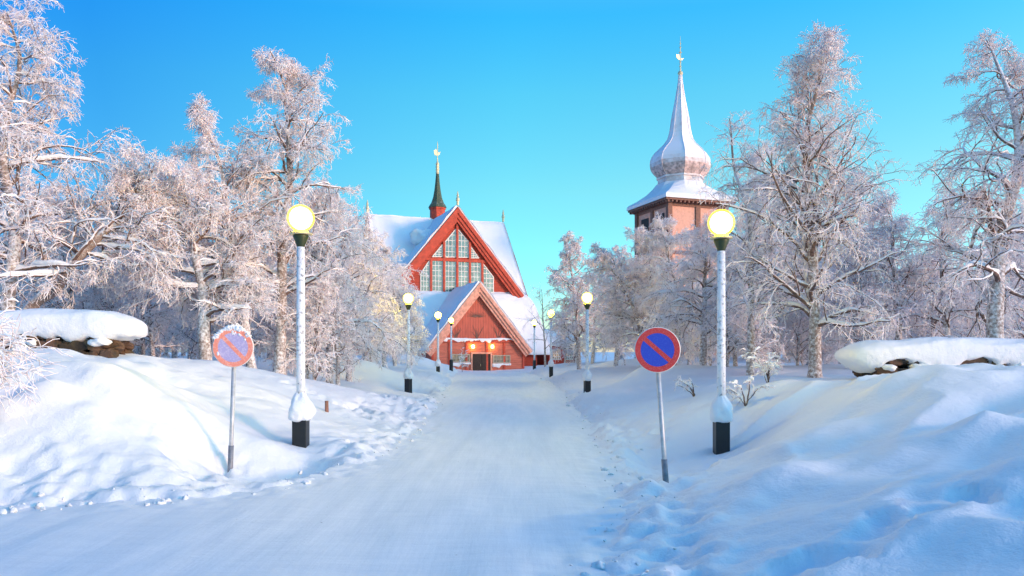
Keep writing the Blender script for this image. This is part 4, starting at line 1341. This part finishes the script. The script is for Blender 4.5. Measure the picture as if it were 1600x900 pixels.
hero([(322, 578), (322, 520), (316, 450), (300, 390), (288, 330), (280, 270)], 20.0, 'stout low birch with snow laden limbs behind the left sign', 14, r_base=0.16, n1=34, len1=2.15, prof=broad, droop1=0.14, n2=8, n3=9, n4=4, snow=1.5, extra=0.03)
hero([(436, 582), (439, 480), (444, 380), (452, 280), (452, 200), (443, 150), (437, 98)], 22.0, 'tallest straight birch left of the road, directly behind the near left lamp', 15, r_base=0.16, n1=46, len1=2.20, prof=cone, ang1=64, up1=0.18, droop1=0.06, n2=8, n3=9, n4=4)
hero([(515, 580), (512, 500), (505, 420), (500, 350), (492, 285)], 26.0, 'weeping birch between the tallest left birch and the church', 16, r_base=0.12, n1=38, len1=2.26, prof=broad, droop1=0.18, droop3=0.45, n2=8, n3=9, n4=4)
hero([(545, 578), (548, 500), (545, 430), (540, 385), (532, 335)], 31.0, 'slender drooping birch left of the church roof', 17, r_base=0.12, n1=36, len1=2.49, prof=broad, droop1=0.18, droop3=0.45, n2=8, n3=9, n4=4, twig=0.012)
hero([(600, 575), (602, 520), (600, 450), (604, 420), (600, 392)], 46.0, 'bushy pale birch in front of the church left roof', 18, r_base=0.13, n1=38, len1=2.82, prof=broad, droop1=0.18, droop3=0.45, n2=8, n3=9, n4=4, twig=0.015)
hero([(618, 577), (614, 540), (610, 490), (610, 440), (612, 405)], 52.0, 'low rounded birch beside the porch, nearest the church', 19, r_base=0.13, n1=36, len1=2.37, prof=broad, droop1=0.2, droop3=0.45, n2=8, n3=9, n4=4, twig=0.015)
hero([(570, 577), (572, 540), (570, 480), (562, 430), (566, 388)], 40.0, 'wide rimed birch before the church left gable end', 20, r_base=0.13, n1=36, len1=2.71, prof=broad, droop1=0.18, droop3=0.45, n2=8, n3=9, n4=4, twig=0.014)
# right hand side
hero([(1273, 590), (1271, 480), (1267, 390), (1262, 300), (1264, 210), (1270, 140), (1272, 80)], 19.0, 'tallest straight birch right of the road with an airy pink crown', 31, r_base=0.15, n1=62, t_start=0.15, len1=2.82, prof=lambda t: np.clip(1.15 * (1 - t) ** 0.58, 0.2, 1) * np.clip(0.65 + t, 0, 1), ang1=50, up1=0.22, droop1=0.07, n2=8, n3=7, n4=4, snow=0.8, extra=0.016)
hero([(1172, 585), (1170, 500), (1169, 420), (1166, 330), (1152, 260), (1140, 185)], 21.0, 'thin sparse birch with a bare crooked top beside the near right lamp', 32, r_base=0.10, n1=18, len1=1.69, prof=lambda t: np.clip(1.2 - t, 0.35, 1), ang1=50, n2=6, n3=6, n4=2, snow=1.2)
hero([(1553, 560), (1556, 470), (1566, 370), (1580, 270), (1592, 170), (1585, 100), (1572, 42)], 18.0, 'thick trunked crooked birch at the right edge behind the stone wall', 33, r_base=0.19, n1=36, len1=2.26, prof=broad, ang1=68, n2=8, n3=9, n4=4, droop1=0.10, wob1=0.25, snow=1.2)
hero([(1405, 575), (1404, 500), (1398, 420), (1402, 350), (1398, 303)], 24.0, 'small birch between the tallest right birch and the right edge birch', 34, r_base=0.11, n1=30, len1=1.92, prof=cone, n2=8, n3=7, n4=4, droop1=0.08)
hero([(1482, 570), (1480, 500), (1476, 430), (1480, 370), (1474, 325)], 23.0, 'small twisted birch above the right stone wall, just left of the edge birch', 35, r_base=0.11, n1=28, len1=1.81, prof=broad, n2=8, n3=7, n4=4, droop1=0.10, wob1=0.25)
hero([(905, 578), (903, 520), (898, 450), (892, 400), (887, 366)], 44.0, 'narrow pointed birch with a drooping tip right of the church', 36, r_base=0.12, n1=36, len1=2.03, prof=cone, droop1=0.16, droop3=0.4, n2=8, n3=9, n4=4, twig=0.014)
hero([(1004, 572), (1000, 510), (980, 460), (955, 420), (938, 385)], 40.0, 'pale trunked birch leaning left towards the church', 37, r_base=0.13, n1=34, len1=2.26, prof=broad, droop1=0.16, droop3=0.4, n2=8, n3=9, n4=4, twig=0.013)
hero([(962, 570), (966, 500), (972, 440), (968, 390)], 46.0, 'rounded birch behind the mid right lamp', 38, r_base=0.13, n1=34, len1=2.37, prof=broad, droop1=0.16, droop3=0.4, n2=8, n3=9, n4=4, twig=0.014)
hero([(1050, 580), (1062, 510), (1058, 450), (1040, 390), (1032, 345)], 36.5, 'bushy birch in front of the bell tower, above the right sign', 39, r_base=0.13, n1=36, len1=2.26, prof=broad, droop1=0.14, n2=8, n3=9, n4=4, twig=0.012)
hero([(1098, 582), (1100, 510), (1104, 440), (1100, 380), (1108, 345)], 28.0, 'snow heavy birch just left of the near right lamp', 40, r_base=0.13, n1=34, len1=2.03, prof=broad, droop1=0.14, n2=8, n3=9, n4=4, snow=1.4)
hero([(1215, 585), (1212, 520), (1206, 430), (1198, 330), (1200, 230)], 25.0, 'slim birch between the near right lamp and the tallest right birch', 41, r_base=0.11, n1=34, len1=2.03, prof=cone, n2=8, n3=9, n4=4)
hero([(1335, 585), (1338, 500), (1332, 420), (1340, 340), (1335, 275)], 27.0, 'leafless birch just right of the tallest right birch', 42, r_base=0.11, n1=32, len1=2.03, prof=cone, n2=8, n3=7, n4=4)
hero([(852, 572), (851, 530), (848, 490), (846, 452)], 58.0, 'bare young birch beside the porch roof, right of the road', 43, r_base=0.07, n1=14, len1=2.49, prof=lambda t: np.clip(1.2 - t, 0.4, 1), ang1=50, n2=5, n3=4, n4=0, twig=0.013, snow=0.5)

hero([(642, 577), (643, 550), (640, 515), (638, 486)], 66.0, 'lowest rimed birch, touching the left eave of the church porch', 44, r_base=0.11, n1=34, len1=2.0, prof=broad, droop1=0.2, droop3=0.45, n2=8, n3=8, n4=3, twig=0.017)
hero([(1012, 577), (1014, 520), (1018, 450), (1012, 400), (1010, 362)], 39.0, 'loose birch hiding the left foot of the bell tower', 45, r_base=0.12, n1=36, len1=2.2, prof=broad, droop1=0.14, n2=8, n3=9, n4=4, twig=0.012)
hero([(925, 577), (930, 520), (926, 470), (932, 425)], 55.0, 'round headed birch between the mid right lamp and the pointed birch', 46, r_base=0.12, n1=36, len1=2.3, prof=broad, droop1=0.18, droop3=0.45, n2=8, n3=8, n4=3, twig=0.016)
# the wood behind: a handful of kinds, set out again and again
protos = []
for i in range(6):
    rg_ = random.Random(100 + i)
    h_ = 7.0
    path = [(0, 0, 0), (rg_.uniform(-.2, .2), 0, 2), (rg_.uniform(-.4, .4), rg_.uniform(-.3, .3), 4.5), (rg_.uniform(-.6, .6), rg_.uniform(-.4, .4), h_)]
    protos.append(make_tree(path, 200 + i, r_base=0.11, n1=34, len1=2.1, prof=[cone, broad][i % 2], ang1=62, droop1=[0.06, 0.16, 0.1][i % 3], droop3=0.38, n2=7, n3=7, n4=2, len4=0.2, twig=0.0125, t_start=0.12, snow=1.3))
SKYL = [(-300, 120), (0, 150), (60, 140), (120, 230), (180, 300), (240, 275), (300, 215), (360, 250), (430, 200), (480, 235), (540, 330), (580, 400), (640, 450), (662, 490),
        (868, 470), (890, 415), (950, 410), (1000, 400), (1100, 370), (1160, 300), (1200, 200), (1280, 130), (1340, 260), (1400, 325), (1500, 345), (1560, 260), (1620, 180), (1900, 150)]
sx0 = [p[0] for p in SKYL]; sy0 = [p[1] for p in SKYL]
rg_ = random.Random(77)
spots = []
tries = 0
while len(spots) < 135 and tries < 6000:
    tries += 1
    Y = rg_.uniform(22.5, 70) if rg_.random() < 0.8 else rg_.uniform(70, 100)
    px = rg_.uniform(-160, 1760)
    if 600 < px < 880: continue
    if 540 < px < 660 and Y < 30: continue
    X = (px - 800) / F * Y
    if road_sd(np.array([X]), np.array([Y]))[0] < 2.6: continue
    if abs(X - tower.location.x) < 8 and abs(Y - TY) < 8: continue
    if (Vector((X, Y, 0)) - CO).length < 19: continue
    if any((X - a_) ** 2 + (Y - b_) ** 2 < 25 for a_, b_ in ((-4.4, 32.9), (3.1, 31.8), (-5, 51.6), (2.5, 49.5), (-5.3, 66.5), (2, 70))): continue
    if any((X - a_) ** 2 + (Y - b_) ** 2 < (1.0 + Y * 0.012) ** 2 for a_, b_, _ in spots): continue
    spots.append((X, Y, px))
for i, (X, Y, px) in enumerate(spots):
    z = gz(X, Y)
    spread = 1.5 * F / Y
    ytop = max(np.interp(px + q * spread, sx0, sy0) for q in (-0.5, 0, 0.5))
    top = CAMZ + (HOR - ytop) / F * Y
    h_ = min(max(2.4, (top - z) * rg_.uniform(0.70, 0.98)), rg_.uniform(7.0, 10.5))
    sc = h_ / 7.25
    wd = max(sc, 0.62) * rg_.uniform(0.95, 1.15)
    side = 'left' if px < 800 else 'right'
    place_tree(protos[i % 6], (X, Y, z - 0.1), 'rimed birch in the crowded wood %s of the road' % side, rg_.uniform(0, 6.28), (wd, wd, sc), 'birches of the wood %s of the road' % side)

# thin young growth that closes the view between the trunks
young = []
for i in range(3):
    rg2 = random.Random(300 + i)
    path = [(0, 0, 0), (rg2.uniform(-.1, .1), 0, 1.0), (rg2.uniform(-.3, .3), rg2.uniform(-.3, .3), 3.0)]
    young.append(make_tree(path, 320 + i, r_base=0.04, n1=26, len1=1.25, prof=broad, ang1=48, droop1=0.14, droop3=0.3, n2=6, n3=6, n4=2, len4=0.16, twig=0.012, t_start=0.04, snow=1.4, up1=0.2))
cnt, tries = 0, 0
while cnt < 62 and tries < 4000:
    tries += 1
    Y = rg_.uniform(21, 60)
    px = rg_.uniform(-60, 1660)
    if 560 < px < 880: continue
    X = (px - 800) / F * Y
    if road_sd(np.array([X]), np.array([Y]))[0] < 3.2: continue
    if abs(X - tower.location.x) < 8 and abs(Y - TY) < 8: continue
    if any((X - a_) ** 2 + (Y - b_) ** 2 < 25 for a_, b_ in ((-4.4, 32.9), (3.1, 31.8), (-5, 51.6), (2.5, 49.5), (-5.3, 66.5), (2, 70))): continue
    sc = rg_.uniform(0.6, 1.15)
    side = 'left' if px < 800 else 'right'
    place_tree(young[cnt % 3], (X, Y, gz(X, Y) - 0.1), 'thin rimed sapling among the trunks %s of the road' % side, rg_.uniform(0, 6.28), sc, 'saplings of the wood %s of the road' % side, 'birch_sapling', 'sapling')
    cnt += 1

# crumbs and slabs of snow thrown up by the plough
rc = random.Random(91)
ch = []
while len(ch) < 420:
    Y = 5.0 + 45 * rc.random() ** 2.2
    X = rc.uniform(-7, 3.5)
    d_ = float(road_sd(np.array([X]), np.array([Y]))[0])
    if not (-0.05 < d_ < 0.9) or rc.random() < d_: continue
    r_ = 0.010 + 0.036 * rc.random() ** 4
    z_ = max(gz(X, Y), 0.0)
    v_, q_ = lump(r_ * rc.uniform(0.8, 1.5), r_ * rc.uniform(0.8, 1.3), r_ * rc.uniform(0.6, 1.0), rc.randint(0, 999), 0.55, (X, Y, z_ + r_ * 0.05), 7)
    ch.append((v_, q_))
v_, q_ = join(ch)
tag(link('snow_crumbs', np_mesh('snow_crumbs', v_, q_, [M['snow']])), kind='stuff')

# ------------------------------------------------------------------ shrubs under rime
def shrub(x, y, label, seed, h=0.9, n=7, spread=0.5, lean=(0, 0), twig=0.008, snow=1.8, n2=6, n3=5, droop=0.12):
    rng = np.random.default_rng(seed)
    Pm, Rm = [], []
    K_ = 10
    for i in range(n):
        a = rng.uniform(0, 6.28)
        t = np.linspace(0, 1, K_)
        e_ = np.array([math.cos(a) * spread + lean[0], math.sin(a) * spread + lean[1]]) * rng.uniform(0.5, 1.1)
        hh = h * rng.uniform(0.6, 1.1)
        p_ = np.stack([e_[0] * t ** 1.4, e_[1] * t ** 1.4, hh * (1.5 * t - droop * 6 * t ** 3 * 0.8)], 1) + np.cumsum(rng.normal(size=(K_, 3)), 0) * 0.012
        p_ -= p_[0]
        Pm.append(p_); Rm.append(0.018 * (1 - 0.7 * t))
    P1, R1 = np.array(Pm), np.array(Rm)
    P2, R2 = grow(P1, R1, n2, 0.25, 1.0, 45, 15, h * 0.4, lambda t: 1.1 - 0.5 * t, 6, 0.15, 0.2, 0.7, 0.014, rng, 0.2, 0.5)
    P3, R3 = grow(P2, R2, n3, 0.2, 1.0, 45, 15, h * 0.17, lambda t: 1.1 - 0.5 * t, 4, 0.2, 0.2, 0.9, twig, rng, 0.1, 0.6)
    R3 = np.maximum(R3, twig * 0.7)
    r = empty('shrub', (x, y, gz(x, y) - 0.04))
    tag(r, label, 'shrub', 'rimed shrubs on the snow banks')
    v, q = tubes(P1, R1, 6); link('stem', np_mesh('stem', v, q, [M['branch']]), r)
    parts = [tubes(P2, R2, 5), tubes(P3, R3, 4)]
    v, q = join(parts); link('twigs', np_mesh('twigs', v, q, [M['twig']]), r)
    sn = [s_ for s_ in (snow_on(P1, R1, rng, snow, 0.02), snow_on(P2, R2, rng, snow, 0.014, 0.8), snow_on(P3, R3, rng, snow, 0.010, 0.4)) if s_ is not None]
    v, q = join(sn); link('snow_load', np_mesh('snow_load', v, q, [M['cap_snow']]), r)
p = at(1200, 606, 16.3); shrub(p.x, p.y, 'snow laden shrub right of the near right lamp, below the tallest right birch', 61, 0.75, 6, 0.55)
p = at(1165, 625, 15.2); shrub(p.x, p.y, 'low twiggy shrub half buried in snow close behind the near right lamp', 62, 0.5, 5, 0.5)
p = at(1085, 612, 18.0); shrub(p.x, p.y, 'thin bare shrub in the snow between the right sign and the near right lamp', 63, 0.6, 5, 0.6, snow=0.9, n2=4, n3=3)
p = at(-75, 640, 9.6); shrub(p.x, p.y, 'golden rimed drooping shrub cut by the left edge of the photo', 64, 1.7, 12, 0.3, (0.95, -0.1), 0.007, 1.1, 8, 5, 0.165)
p = at(722, 574, 74.0); shrub(p.x, p.y, 'frosty sapling before the left porch window', 65, 2.0, 4, 0.35, twig=0.02, n2=5, n3=3, droop=0.03)
p = at(440, 575, 23.5); shrub(p.x, p.y, 'dark low shrub among trunks behind the near left lamp', 66, 1.0, 6, 0.6)
